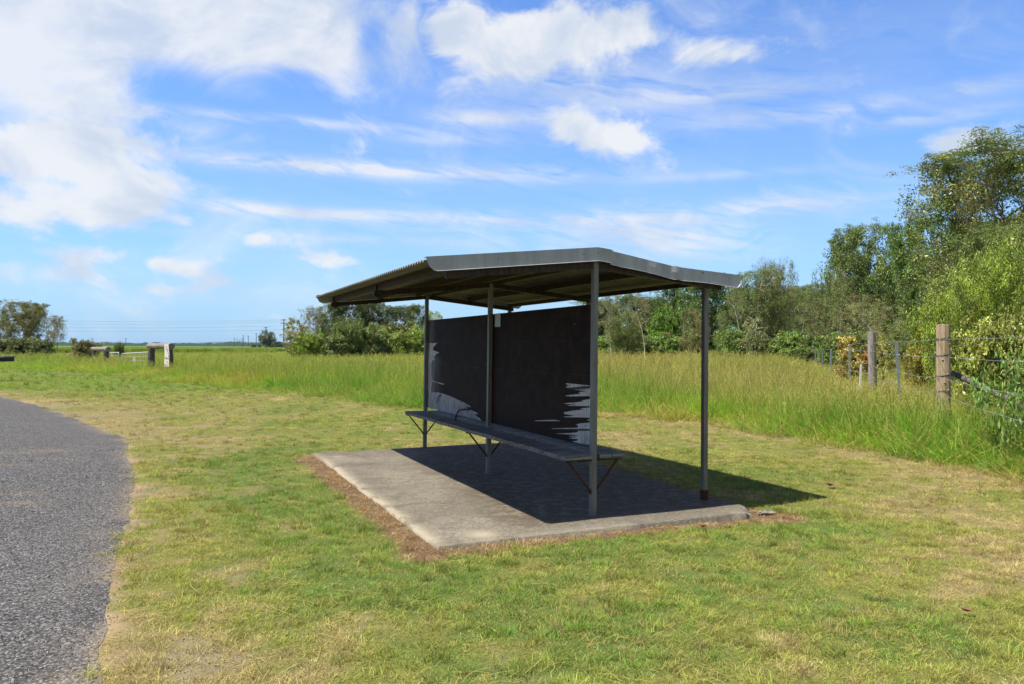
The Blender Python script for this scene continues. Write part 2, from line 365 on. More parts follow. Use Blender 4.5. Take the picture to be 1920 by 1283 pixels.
def plain(name, col, rough=.6, metal=0., var=.25):
    def f(t):
        n = t.noise(objc(t), 20, 4, .6)
        t.put(t.b.inputs['Base Color'], t.mix(n, tuple(x*(1-var) for x in col), tuple(min(1, x*(1+var)) for x in col)))
    return mat(name, f, Roughness=rough, Metallic=metal)
M['white'] = plain('white_paint', (.72, .72, .70), .5, 0, .08)
M['red'] = plain('red_print', (.55, .10, .09)); M['black'] = plain('black_print', (.03, .03, .035)); M['pink'] = plain('faded_pink_print', (.72, .42, .40)); M['tan_print'] = plain('faded_tan_print', (.62, .55, .42))
M['wire'] = plain('galvanised_wire', (.36, .37, .38), .45, .5)
M['wire_dark'] = plain('dark_wire', (.07, .07, .075), .6, .3)
M['pipe'] = plain('white_galvanised_pipe', (.55, .56, .57), .45, .3)
M['picket'] = plain('silver_picket_steel', (.34, .39, .41), .5, .4)
M['pole'] = plain('power_pole_wood', (.13, .12, .115), .9)
M['rust'] = plain('rust', (.075, .035, .022), .9, 0, .5)
M['dark_tube'] = plain('plain_black', (.012, .012, .013), .6)
M['boxgrey'] = plain('dark_grey_metal', (.035, .037, .042), .6); M['boxlight'] = plain('worn_grey_metal', (.13, .13, .14), .5)
# ================================================================== terrain
YBX = np.array([-60, -34, -21.4, -8.8, -5.6, -2.2, 2.2, 4.1, 4.55, 5.3, 5.75, 6.1, 6.4, 7.2, 8.5, 12.])
YBY = np.array([58, 50, 42.5, 26, 23, 19.3, 17.9, 16, 14.5, 12.6, 10.8, 9.4, 8.6, 6.6, 5., 3.])
def tall_d(x, y): return y-np.interp(x, YBX, YBY)+(fbm(np.asarray(x)*.45, np.asarray(y)*.45, 5)-.5)*3.2*sst(8, 20, y)+(fbm(np.asarray(x)*1.7, np.asarray(y)*1.7, 6)-.5)*1.9
def zg(x, y):
    x = np.asarray(x, float); y = np.asarray(y, float)
    z = -.018-.03*sst(2.5,5.5,np.hypot(x-.3,y-8))+.33*sst(14, 44, y)*sst(-16, 7, x-.1*y+4)*(1-sst(90, 190, y))
    z = z+.16*sst(4.8, 8, x)*sst(7, 12, y)*(1-sst(16, 40, y))
    z = z+(fbm(x*.5, y*.5, 3)-.5)*.03*sst(3.5, 12, np.hypot(x-.8, y-8.5)) + (fbm(x*3, y*3, 4)-.5)*.014
    z = z-.045*np.exp(-((x-2.5)**2+(y-7.1)**2)/.7)-.012*np.exp(-((x-1.2)**2+(y-6.4)**2)/.8) - .012
    return z
TH = .4253; E1 = np.array([-math.sin(TH), math.cos(TH)]); E2 = np.array([math.cos(TH), math.sin(TH)]); A0 = np.array([.7481, 6.9023])
SU0, SU1, SV0, SV1 = -.4496, 5.13, -1.652, 1.609
def slab_uv(x, y):
    dx = np.asarray(x)-A0[0]; dy = np.asarray(y)-A0[1]
    return dx*E1[0]+dy*E1[1], dx*E2[0]+dy*E2[1]
def slab_d(x, y):
    u, v = slab_uv(x, y); du = np.maximum(SU0-u, u-SU1); dv = np.maximum(SV0-v, v-SV1)
    return np.where((du > 0) & (dv > 0), np.hypot(np.maximum(du, 0), np.maximum(dv, 0)), np.maximum(du, dv)), u, v
RX = [(-60, 38), (-26, 27.5), (-15.9, 23.3), (-13.05, 20.4), (-10.9, 18), (-8.15, 14.7), (-6.65, 12.85), (-5.37, 10.56), (-4.77, 9.45), (-4.06, 7.94), (-3.58, 6.96), (-2.99, 5.72), (-2.62, 4.96), (-2.26, 4.22), (-1.95, 3.53), (-1.75, 2.5), (-1.7, 0), (-1.9, -8)]
RY_ = np.array([p[1] for p in RX][::-1], float); RX_ = np.array([p[0] for p in RX][::-1], float)
def road_x(y): return np.interp(y, RY_, RX_)
def road_d(x, y):   # signed, + outside the road
    return (np.asarray(x)-road_x(y))/np.sqrt(1+(np.where(np.asarray(y) > 12.8, 1.5, .55))**2)+(fbm(np.asarray(x)*2.2, np.asarray(y)*2.2, 9)-.5)*.30+(fbm(np.asarray(x)*9, np.asarray(y)*9, 19)-.5)*.10
GREEN = np.array((.092, .190, .026)); YEL = np.array((.195, .235, .045)); STRAW = np.array((.33, .275, .135)); DEAD = np.array((.22, .125, .07)); LGREEN = np.array((.15, .27, .03))
def lawn_state(x, y):
    """tint, cover 0..1, height factor"""
    x = np.asarray(x, float); y = np.asarray(y, float)
    a = fbm(x*.55, y*.55, 11, 4); b = fbm(x*2.1, y*2.1, 12, 4); c = fbm(x*.22+3, y*.22, 13, 3)
    dr = road_d(x, y); ds, u, v = slab_d(x, y); dt = tall_d(x, y)
    fine = (fbm(x*7, y*7, 14, 3)-.5)
    g = (a-.5)*1.3+(b-.5)*1.0+.46+(c-.5)*.6+fine*1.2
    near = np.maximum(np.exp(-((ds-.75)/.85)**2)*(v < SV0+.3), np.exp(-((ds-.45)/.5)**2)*(u < SU0)*.7)
    g = g+.55*near+.50*np.exp(-((x-1.0)**2/2.6+(y-4.4)**2/1.3))+.25*np.exp(-((x-3.0)**2/.8+(y-6.2)**2/.5))
    g = g-.45*np.exp(-(np.maximum(dr, 0)/1.5)**2)-.34*sst(2.4, 3.8, x)*(1-sst(16, 24, y))-.35*np.exp(-((dt+.6)/1.1)**2)*(1-sst(18, 26, y))-.10*sst(9, 14, y)
    g = g+.6*sst(22, 30, y)*sst(-2, -9, x)
    g = np.clip(g, 0, 1)
    t = mixc(YEL, GREEN, sst(.35, 1, g)); t = mixc(STRAW, t, sst(-.12, .32, g+(b-.5)*.3))
    t = mixc(t, LGREEN, .75*sst(23, 30, y)*sst(0, -6, x))
    dead_w = np.where(v < SV0, .25, .17)*np.ones_like(x); dead_w = np.where(v > SV1, .10, dead_w); dead_w = np.where(u > SU1, .08, dead_w)
    dead_w = dead_w*(.65+.7*fbm(u*3, v*3, 21)) + .28*np.exp(-((u-SU0+.15)**2+(v-SV1-.3)**2)/.10)+.07*np.exp(-((u-SU0)**2+(v-SV0)**2)/.06)
    dead = 1-sst(-.03, .05, ds-dead_w)
    t = mixc(t, DEAD*(.8+.5*b[..., None]), dead)
    cover = np.clip(sst(-.08, .10, dr+(b-.5)*.30)*(.55+.6*sst(.30, .55, b)+.5*sst(1.0, 3, dr)), 0, 1)
    h = 1.0*(1-.15*dead)+1.2*sst(22, 30, y)*sst(-1, -8, x)+.7*np.exp(-((dt+.3)/.7)**2)
    return t, cover, h, dead, dr, ds, dt

xs = np.concatenate([-np.geomspace(9, 5000, 60)[::-1], np.arange(-8.9, 8.91, .07), np.geomspace(9, 5000, 60)])
ys = np.concatenate([-np.geomspace(2, 300, 14)[::-1], np.arange(-1.5, 2.4, .5), np.arange(2.5, 13, .07), np.geomspace(13.1, 9000, 110)])
GX, GY = np.meshgrid(xs, ys); GZ = zg(GX, GY)
t_, cov_, h_, dead_, dr_, ds_, dt_ = lawn_state(GX, GY)
soil = mixc(np.array((.15, .115, .08)), np.array((.25, .20, .11)), fbm(GX*4, GY*4, 41))
soil = mixc(soil, np.array((.19, .18, .17)), sst(.5, .7, fbm(GX*3, GY*3, 43))*(1-sst(.3, 1.6, dr_))*.6)
soil = mixc(soil, np.array((.38, .28, .18)), np.exp(-((dr_-.0)/.07)**2)*.75*sst(.3,.6,fbm(GX*2.3,GY*2.3,46)))
gcol = mixc(soil, t_*.60, .80*cov_*(1-.6*dead_))
gcol = mixc(gcol, np.array((.115, .07, .048)), dead_*.85)
tallc = mixc(np.array((.13, .15, .03)), np.array((.17, .16, .06)), fbm(GX*.2, GY*.2, 44))
gcol = mixc(gcol, tallc, sst(-.2, .8, dt_)*(GX > -60))
gcol = mixc(gcol, np.array((.10, .16, .035)), sst(110, 200, GY))
nx, ny = len(xs), len(ys); idx = np.arange(nx*ny).reshape(ny, nx)
quads = np.stack([idx[:-1, :-1], idx[:-1, 1:], idx[1:, 1:], idx[1:, :-1]], -1).reshape(-1, 4)
V = np.stack([GX, GY, GZ], -1).reshape(-1, 3)
tag(link('ground', npmesh('ground', V, quads, gcol.reshape(-1, 3), smooth=True), M['ground']), kind='structure')

# ------------------------------------------------------------------ road
ry = np.concatenate([np.arange(-8, 2.4, .4), np.arange(2.4, 14, .05), np.geomspace(14, 38, 160)])
off = np.concatenate([[0, .02, .05, .1, .2, .35, .6, 1, 1.6, 2.4, 3.4, 5], np.geomspace(6.5, 60, 10)])
rv, rc = [], []
for i, o_ in enumerate(off):
    for y in ry:
        pass
RYG, OFG = np.meshgrid(ry, off)
edge = road_x(RYG)-(fbm(RYG*1.6, RYG*0+3, 51)-.5)*.18*(OFG < 2)-(fbm(RYG*5.3, RYG*1.7, 52)-.5)*.07*(OFG < 1)
XG = edge-OFG*np.where(RYG > 12.8, 1.6, 1.1)
# keep the seal a hair above the ground sheet everywhere
ZG = zg(XG, RYG)+.003+.009*sst(0, .25, OFG)
sand = np.zeros_like(XG)
for (px, py, rx_, ry_, am) in [(90, 845, .3, .16, .6), (35, 848, .3, .14, .5), (115, 858, .2, .12, .5), (15, 870, .22, .12, .6), (5, 943, .2, .14, 1), (20, 925, .25, .1, .6), (190, 1000, .1, .2, .5), (170, 1260, .16, .3, .7), (188, 1180, .10, .25, .5), (205, 1060, .1, .4, .5), (75, 815, .4, .12, .25)]:
    p = atz(px, py, -.04); sand = np.maximum(sand, am*np.exp(-((XG-p[0])/rx_)**2-((RYG-p[1])/ry_)**2))
sand = np.clip(sand*(.5+.9*fbm(XG*5, RYG*5, 55)), 0, 1)*.8
sand = np.maximum(sand, .75*np.exp(-OFG/.10)*sst(.42, .58, fbm(RYG*2, XG*2, 56)))
nyy, nxx = XG.shape; idx = np.arange(nyy*nxx).reshape(nyy, nxx)
quads = np.stack([idx[:-1, :-1], idx[:-1, 1:], idx[1:, 1:], idx[1:, :-1]], -1).reshape(-1, 4)
tag(link('road', npmesh('road', np.stack([XG, RYG, ZG], -1).reshape(-1, 3), quads, np.repeat(sand.reshape(-1, 1), 3, 1), smooth=True), M['road']), kind='structure')

# ------------------------------------------------------------------ concrete slab
us = np.arange(SU0, SU1+.001, .014); vs = np.arange(SV0, SV1+.001, .014)
UG, VG = np.meshgrid(us, vs); ny, nx = UG.shape
eu = np.minimum(UG-SU0, SU1-UG); ev = np.minimum(VG-SV0, SV1-VG)
jit = (fbm(UG*2.5, VG*2.5, 61)-.5)
dU = np.where(UG < 1, -1, 1)*jit*.05*np.exp(-eu/.1); dV = np.where(VG < 0, -1, 1)*jit*.05*np.exp(-ev/.1)
e = np.minimum(eu, ev)
Z = -.006*np.exp(-e/.014)*(1+1.0*fbm(UG*9, VG*9, 62)) + (fbm(UG*1.3, VG*1.3, 63)-.5)*.012
corner = np.hypot(UG-SU0, VG-SV1); Z = Z-.05*np.exp(-(corner/.13)**2)*(.6+fbm(UG*12, VG*12, 64))
pull = np.exp(-(corner/.16)**2)*.06; dU += pull; dV -= pull
x = A0[0]+(UG+dU)*E1[0]+(VG+dV)*E2[0]; y = A0[1]+(UG+dU)*E1[1]+(VG+dV)*E2[1]
top = np.stack([x, y, Z], -1).reshape(-1, 3); idx = np.arange(ny*nx).reshape(ny, nx)
quads = np.stack([idx[:-1, :-1], idx[1:, :-1], idx[1:, 1:], idx[:-1, 1:]], -1).reshape(-1, 4)[:, ::-1]
ring = np.concatenate([idx[0, :], idx[1:, -1], idx[-1, -2::-1], idx[-2:0:-1, 0]])
low = top[ring].copy(); low[:, 2] = -.2; low[:, :2] += (low[:, :2]-top[:, :2].mean(0))*.0
nb = len(top); rr = np.roll(ring, -1); li = nb+np.arange(len(ring)); lr = np.roll(li, -1)
side = np.stack([ring, li, lr, rr], -1)
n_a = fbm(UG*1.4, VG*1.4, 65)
soil_shade = sst(-.95, -.35, VG-.13*(UG-2)+(n_a-.5)*.8)*sst(-.45, .05, UG+(n_a-.5)*.3)*.9  # soiling mask that also carries the shade under the roof
soil_shade = np.maximum(soil_shade, .55*sst(4.2, 5.0, UG+(n_a-.5)))
pale = np.exp(-(ev/.085)**2)*(VG < 0)*sst(.18, .45, fbm(UG*3, VG*8, 66))*.95*(1-.5*sst(3.6, 4.6, UG))+np.exp(-eu/.05)*.35*(UG < 1)*(n_a > .5)
pale = pale+.9*np.exp(-((UG+.25)**2+(VG+1.2)**2)/.015)+.6*np.exp(-((UG-4.6)**2+(VG+1.4)**2)/.012)
crack = np.zeros_like(UG)
for (u0, v0, v1, sd) in [(1.05, -1.66, -.9, 71), (2.35, -1.66, .2, 72), (3.75, -1.66, -1.1, 73), (1.9, -.5, .3, 74)]:
    ul = u0+(fbm(VG*2.2, VG*0, sd)-.5)*.5; crack = np.maximum(crack, (np.abs(UG-ul) < .008)*(VG > v0)*(VG < v1))
wear_light = np.zeros((len(top)+len(low), 3)); wear_light[:nb, 0] = np.clip(soil_shade, 0, 1).ravel(); wear_light[:nb, 1] = np.clip(pale, 0, .9).ravel(); wear_light[:nb, 2] = crack.ravel()
wear_light[nb:, 1] = .12
tag(link('concrete_slab', npmesh('concrete_slab', np.vstack([top, low]), np.vstack([quads, side]), wear_light, 'wear_light', smooth=False), M['concrete']), kind='structure')

# ================================================================== shelter (local x = across, y = along the ridge)
L = 5.045; RW = 1.653; ZR = 2.464; ZE = 2.289; RU0 = -.06; RU1 = 5.144
lx = .0083*math.cos(TH)+.0178*math.sin(TH); ly = -.0083*math.sin(TH)+.0178*math.cos(TH)
def LS(v, u, z): return (v+lx*z, u+ly*z, z)
def zroof(v): return ZR-(ZR-ZE)*abs(v)/RW
sh = empty('bus_shelter', (A0[0], A0[1], 0), TH)
tag(sh, 'open steel shelter with low gable tin roof and long bench, standing on the concrete slab', 'shelter')
def at_v(px, py, v):
    """local (u, z) where the pixel's sight line meets the upright plane at v"""
    d = ray(px, py); n = np.array([E2[0], E2[1], 0]); o = np.array([0, 0, EYE]); p0 = np.array([A0[0]+v*E2[0], A0[1]+v*E2[1], 0])
    t = np.dot(p0-o, n)/np.dot(d, n); P = o+d*t; u, _ = slab_uv(P[0], P[1]); return float(u)-ly*P[2], float(P[2])
POSTS = [(0, 0, 2.34), (.4962*L, 0, 2.33), (L, 0, 2.33), (.169, 1.409, 2.21), (.5*L, 1.409, 2.20), (L+.02, 1.409, 2.20)]
for (u, v, h) in POSTS:
    a = .0265; b = MB()
    b.box(v-a, v+a, u-a, u+a, -.005, h, LS)
    p = b.build('post', M['post_steel'], sh, bevel=.005)
    if v > 1 and u < 1:
        MB().box(v-a-.003, v+a+.003, u-a-.003, u+a+.003, -.004, .10, LS).build('rusted_foot', M['rust'], p, bevel=.004)['label'] = 'rusted foot of the outer post'
    else:
        MB().box(v-a-.02, v+a+.02, u-a-.02, u+a+.02, -.006, .004, LS).build('base_mortar', M['concrete'], p, bevel=.003)
# corrugated sheeting
def sag(v, u):   # the dent in the near right edge of the roof
    s = np.where(v < .86, np.clip((v-.15)/.71, 0, 1), np.clip((1.653-v)/.79, 0, 1))
    return .036*s*np.exp(-np.clip(u-RU0, 0, 9)/.7)*(v > 0)
us = np.arange(RU0+.015, RU1-.01, .0095); vv = np.concatenate([np.linspace(-RW-.015, 0, 8), np.linspace(0, RW+.015, 22)[1:]])
UG, VG = np.meshgrid(us, vv)
Zs = ZR-(ZR-ZE)*np.abs(VG)/RW-.026+.0125*np.sin(UG/.076*2*np.pi)-sag(VG, UG)
sv = np.stack([VG+lx*Zs, UG+ly*Zs, Zs], -1).reshape(-1, 3); ny, nx = UG.shape; idx = np.arange(ny*nx).reshape(ny, nx)
quads = np.stack([idx[:-1, :-1], idx[:-1, 1:], idx[1:, 1:], idx[1:, :-1]], -1).reshape(-1, 4)[:, ::-1]
o = link('roof_sheeting', npmesh('roof_sheeting', sv, quads, smooth=True), M['sheet'], sh)
m = o.modifiers.new('s', 'SOLIDIFY'); m.thickness = .0015; m.offset = 0
rc = MB()
for s in (-1, 1):
    rc.hexa([LS(*q) for q in [(0, RU0, ZR-.003), (s*.16, RU0, ZR-.017), (s*.16, RU1, ZR-.017), (0, RU1, ZR-.003), (0, RU0, ZR), (s*.16, RU0, ZR-.013), (s*.16, RU1, ZR-.013), (0, RU1, ZR)]])
rc.build('ridge_cap', M['galv'], sh)
# barge boards: folded sheet metal, lip at the foot, rounded ends
def barge(v0, v1, u, out, dz=0., dent=False, n=60, roundl=True, roundr=True):
    vs_ = np.linspace(v0, v1, n); rows = []
    for i, v in enumerate(vs_):
        zt = float(zroof(v))+.006+dz; dep = .128
        d = v-v0 if roundl else 9; d2 = v1-v if roundr else 9
        if d < .105: dep *= max(.22, math.sqrt(max(0, 1-((.105-d)/.105)**2)))
        if d2 < .03: dep *= .72+.28*d2/.03
        k = 0
        if dent:
            zt -= float(sag(np.array(v), np.array(RU0)))
            k = .012*math.exp(-((v-.86)/.05)**2)-.010*math.exp(-((v-.78)/.04)**2)+.006*math.exp(-((v-.62)/.05)**2)
            zt += .006*math.exp(-((v-.88)/.03)**2)+(random.random()-.5)*.0015
            dep += .004*math.sin(v*9)
        zb = zt-dep
        rows.append([LS(v, u+out*-.07, zt-.004), LS(v, u, zt), LS(v, u+out*(k+.001), zt-dep*.45), LS(v, u, zb+.006), LS(v, u+out*.017, zb)])
    vt = [p for r_ in rows for p in r_]; fc = []
    for i in range(n-1):
        for j in range(4): a = i*5+j; fc.append([a, a+5, a+6, a+1] if out < 0 else [a, a+1, a+6, a+5])
    b = MB(); b.add(vt, fc); return b
def solid(o, t=.0016):
    m = o.modifiers.new('s', 'SOLIDIFY'); m.thickness = t; m.offset = 0; return o
bl = solid(barge(-RW, .135, RU0, -1, roundr=False).build('barge_board', M['galv'], sh))
br = solid(barge(.128, RW+.01, RU0+.004, -1, dz=-.011, dent=True, n=120, roundl=False).build('barge_board', M['galv'], sh)); br['label'] = 'dented right barge board of the roof'
solid(barge(-RW, RW, RU1, 1, n=70).build('barge_board', M['galv'], sh))
for v_ in (-1.0, -.155, 0.0, 1.2):
    for zz in (.03,):
        sc_b = MB(); z0 = zroof(v_)-.05
        sc_b.tube([LS(v_, RU0+.003, z0), LS(v_, RU0-.004, z0)], .005, 8).build('rivet', M['dark_steel'], bl if v_ < .1 else br)
# purlins and rafters
def beam(v0, v1, u0, u1, dz0, dz1):
    b = MB(); f = lambda v, u, d: LS(v, u, zroof((v0+v1)/2 if abs(v1-v0) < .2 else v)-d)
    segs = [(v0, v1)] if v0*v1 >= 0 else [(v0, 0), (0, v1)]
    for (a, c) in segs:
        b.hexa([f(a, u0, dz1), f(c, u0, dz1), f(c, u1, dz1), f(a, u1, dz1), f(a, u0, dz0), f(c, u0, dz0), f(c, u1, dz0), f(a, u1, dz0)])
    return b
for v in (-1.40, -.72, -.13, .13, .72, 1.409):
    d = .03 if v < 1 else .036+.02
    beam(v-.022, v+.022, RU0+.03 if v < 1 else RU0+.02, RU1-.03, d+(.02 if abs(v) > .5 and v > 0 else 0), .125 if v < 1 else .125, ).build('purlin', M['timber_dark'], sh, bevel=.003)
for u in (.0, .4962*L, L):
    beam(-1.46, 1.46, u-.024, u+.024, .127, .185).build('rafter', M['dark_steel'], sh)
for u in (.4962*L, L):
    MB().box(-1.44, -1.365, u-.035, u-.027, zroof(1.4)-.20, zroof(1.4)-.06, LS).build('cleat', M['dark_steel'], sh)
# wall panels
def panel(u0, u1, wear_sheen_fn, fasc):
    us = np.linspace(u0, u1, 360); zs = np.linspace(.612, 1.952, 330); UG, ZG_ = np.meshgrid(us, zs); w_ = np.clip(wear_sheen_fn(UG, ZG_), 0, 1)
    ny, nx = UG.shape; n = ny*nx; idx = np.arange(n).reshape(ny, nx); bow = .004*np.sin((UG-u0)/(u1-u0)*np.pi)
    def lay(v): return np.stack([v+lx*ZG_+0*UG+bow, UG+ly*ZG_, ZG_], -1).reshape(-1, 3)
    fq = np.stack([idx[:-1, :-1], idx[:-1, 1:], idx[1:, 1:], idx[1:, :-1]], -1).reshape(-1, 4)
    ring = np.concatenate([idx[0, :], idx[1:, -1], idx[-1, -2::-1], idx[-2:0:-1, 0]]); rr = np.roll(ring, -1)
    sd = np.stack([ring, ring+n, rr+n, rr], -1)
    wr = np.repeat(np.concatenate([w_.ravel(), w_.ravel()*0])[:, None], 3, 1)
    return link('wall_panel', npmesh('wall_panel', np.vstack([lay(.030), lay(.044)]), np.vstack([fq[:, ::-1], fq+n, sd]), wr, 'wear_light'), M['panel'], sh)
def teeth(z, f, sd, p=2.): return np.abs(vnoise(z*f, z*0+sd, sd))**p
def wear_sheen_far(u, z):
    s = L-u; zz = z+.03*(s-.4)
    left = .20+.42*teeth(zz, 26, 81, 2.2)*sst(1.32, 1.4, z)
    m1 = (s < left)*(z > 1.30)*(z < 1.60)*.9
    m1 = np.maximum(m1, (s < .16+.05*vnoise(z*22, z*0, 82))*(z > .8)*(z < 1.35)*.75)
    sheen = .50*(1-sst(.25, .85, s+.25*fbm(u*6, z*3, 83)))*sst(.8, .9, z)*(1-sst(1.35, 1.45, z)) + .30*(1-sst(.1, .4, s))*sst(1.55, 1.6, z)  # sheen of reflected grass painted in as a lighter tone
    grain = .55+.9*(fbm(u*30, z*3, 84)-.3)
    curve = np.interp(s, [0, .5, .9, 1.5, 2.0, 2.35, 2.6], [.845, .865, .855, .80, .735, .60, .5])
    fing = np.where(s > 1.45, .10*teeth(z+.05*s, 34, 85, 1.3)*sst(1.45, 1.9, s), 0)
    m2 = (z < curve-fing+.008*vnoise(u*20, z*0, 86))*.85*(1-.35*fbm(u*9, z*2, 87))
    line = (np.abs(z-(1.04-.10*(s-.1)+.05*s*s)) < .008)*(s < .75)*.8
    return np.maximum.reduce([m1, m2, sheen*grain, line])
def wear_near(u, z):
    t = u; k = 1-(z-.61)/.62
    zs_ = z+.10*t          # streaks slope a little
    tt = teeth(zs_, 34, 91, 1.0)*.6+teeth(zs_, 90, 92, 1.0)*.4
    lim = .12+.52*sst(.25, .75, tt)
    lim = np.where(z > 1.13, .50+.12*vnoise(z*60, z*0, 93), lim)
    low = .35+.95*sst(.42, .75, teeth(zs_, 34, 94, 1.0)*.7+teeth(zs_, 90, 97, 1.0)*.3)
    lim = np.where(z < .80, np.maximum(lim, low*sst(.62, .66, z+.06*t)), lim)
    m = (t < lim)*(z < 1.19)*(z > .62+.01*t)
    m = m*(1-.9*(sst(.70, .8, vnoise(zs_*42, z*0+3, 95))*sst(.02, .07, t)))
    return m*.95
panel(.4962*L+.005, L+.02, wear_sheen_far, 0); pn = panel(.028, .4962*L-.001, wear_near, 0)
u1, z1 = at_v(925, 589, .028); u2, z2 = at_v(935, 612, .028)
MB().box(.020, .0285, min(u1, u2), max(u1, u2), 1.79, 1.953, LS).build('cover_plate', M['galv'], pn, bevel=.001)
# bench
be = empty('bench'); be.parent = sh
for u in (.0, .4962*L, L):
    for s in (-1, 1):
        x0, x1 = sorted((s*.028, s*.30)); MB().box(x0, x1, u-.015, u+.015, .50, .522, LS).build('bearer', M['dark_steel'], be, bevel=.002)
for (a, c) in ((-.317, -.177), (-.171, -.031), (.048, .177), (.183, .317)):
    n = 24; b = MB(); uu = np.linspace(-.045+random.uniform(-.006, .006), L+.018+random.uniform(-.01, .01), n)
    for i in range(n-1):
        j = [random.uniform(-.002, .002)]*1
        w0 = .003*math.sin(i*1.3+a*9); w1 = .003*math.sin((i+1)*1.3+a*9)
        q = [(a+w0, uu[i], .5225), (c+w0, uu[i], .5225), (c+w1, uu[i+1], .5225), (a+w1, uu[i+1], .5225), (a+w0, uu[i], .562+w0), (c+w0, uu[i], .562+w0), (c+w1, uu[i+1], .562+w1), (a+w1, uu[i+1], .562+w1)]
        base = len(b.v); b.v += [LS(*p) for p in q]
        b.f += [[base+k for k in f] for f in [(3, 2, 1, 0), (4, 5, 6, 7), (1, 2, 6, 5), (3, 0, 4, 7)]]
        if i == 0: b.f.append([base+k for k in (0, 1, 5, 4)])
        if i == n-2: b.f.append([base+k for k in (2, 3, 7, 6)])
    b.build('plank', M['plank'], be)
for u in (.0, .4962*L, L):
    for s in (-1, 1):
        b = MB(); b.tube([LS(s*.024, u, .215), LS(s*.27, u, .515)], .0105, 6)
        b.box(min(s*.02, s*.034), max(s*.02, s*.034), u-.02, u+.02, .20, .235, LS)
        b.build('brace', M['dark_steel'] if u > 1 else M['rust'], be)
def dark_tube(pts, r_):
    b = MB(); q = []
    for (px, py, v) in pts:
        u, z = at_v(px, py, v); q.append(LS(v, u, z))
    b.tube(q, r_, 7).build('bent_tube', M['dark_tube'], sh, smooth=True)  # thin dark tube bent along the given points
dark_tube([(852.5, 790, -.10), (854, 780, -.06), (857, 772.5, -.01), (861, 768.8, .01), (868, 767.6, .018), (878, 768, .022)], .009)
dark_tube([(817, 756, .018), (819, 748, .018), (821, 743, .014), (825, 741, .02)], .006)
# ================================================================== grass: tufts scattered with geometry nodes (ground cover only)
rng = np.random.default_rng(11)
def tuft_mesh(name, n, rad, l0, l1, wid, lean0, lean1, seg=3, dry=.25, curl=1.7, seed=0, seeds=0, seed_len=1.1, splay=.6):
    r = np.random.default_rng(seed); a = r.uniform(0, 6.283, n); q = rad*np.sqrt(r.random(n)); bx, by = q*np.cos(a), q*np.sin(a)
    az_ = np.where(r.random(n) < splay, a+r.normal(0, .6, n), r.uniform(0, 6.283, n)); Ln = r.uniform(l0, l1, n); le = r.uniform(lean0, lean1, n)
    s = np.linspace(0, 1, seg+1)[None, :]; wd = wid*(.7+.6*r.random(n))[:, None]*(1-s**2.2*.93)
    hd = Ln[:, None]*np.sin(le)[:, None]*s**curl; zz = Ln[:, None]*s*np.cos(le*.9)[:, None]*(1-.18*s*np.sin(le)[:, None])
    cx = bx[:, None]+hd*np.cos(az_)[:, None]; cy = by[:, None]+hd*np.sin(az_)[:, None]
    tw = r.uniform(0, 6.283, n); px, py = np.cos(tw)[:, None]*wd/2, np.sin(tw)[:, None]*wd/2
    Lf = np.stack([cx-px, cy-py, zz], -1); Rt = np.stack([cx+px, cy+py, zz], -1)
    v = np.stack([Lf, Rt], 2).reshape(-1, 3); k = (seg+1)*2
    base = (np.arange(n)*k)[:, None, None]; j = np.arange(seg)[None, :, None]*2
    f = (base+j+np.array([0, 1, 3, 2])[None, None, :]).reshape(-1, 4)
    dr = np.where(r.random(n) < dry, r.uniform(.55, 1, n), r.uniform(0, .25, n)); br = r.uniform(.5, .85, n)
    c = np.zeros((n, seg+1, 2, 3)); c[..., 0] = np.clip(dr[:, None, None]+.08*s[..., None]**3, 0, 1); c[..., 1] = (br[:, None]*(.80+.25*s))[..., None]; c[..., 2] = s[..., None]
    V_, F_, C_ = [v], [f], [c.reshape(-1, 3)]; nb = len(v)
    for i in range(seeds):   # seed stalks with a loose feathery head
        a0 = r.uniform(0, 6.283); d = np.array([math.cos(a0), math.sin(a0)]); le_ = r.uniform(.05, .45); Ls = seed_len*r.uniform(.75, 1.1); ww = wid*.45
        pts = [np.array([*(d*(rad*.5+Ls*math.sin(le_)*t**1.8)), Ls*t*math.cos(le_*.7)]) for t in np.linspace(0, 1, 6)]
        vv = []; 
        for p in pts: vv += [p-[ww, 0, 0], p+[ww, 0, 0]]
        ff = [[nb+2*j_, nb+2*j_+1, nb+2*j_+3, nb+2*j_+2] for j_ in range(5)]
        V_.append(np.array(vv)); F_.append(np.array(ff)); C_.append(np.tile([.55, .60, .5], (12, 1))); nb += 12
        for m_ in range(12):
            t = r.uniform(.74, 1.0); p = np.array([*(d*(rad*.5+Ls*math.sin(le_)*t**1.8)), Ls*t*math.cos(le_*.7)])
            o = r.normal(0, 1, 3); o[2] = abs(o[2])*.9+.3; o = o/np.linalg.norm(o)*r.uniform(.02, .05); sd = np.cross(o, r.normal(0, 1, 3)); sd = sd/np.linalg.norm(sd)*wid*.55
            V_.append(np.array([p, p+o*.5+sd, p+o, p+o*.5-sd])); F_.append(np.array([[nb, nb+1, nb+2, nb+3]])); C_.append(np.tile([r.uniform(.4, .9), r.uniform(.55, .8), 1], (4, 1))); nb += 4
    return npmesh(name, np.vstack(V_), np.vstack(F_), np.vstack(C_))
def hidden_obj(name, me, material):
    me.materials.append(material); return bpy.data.objects.new(name, me)
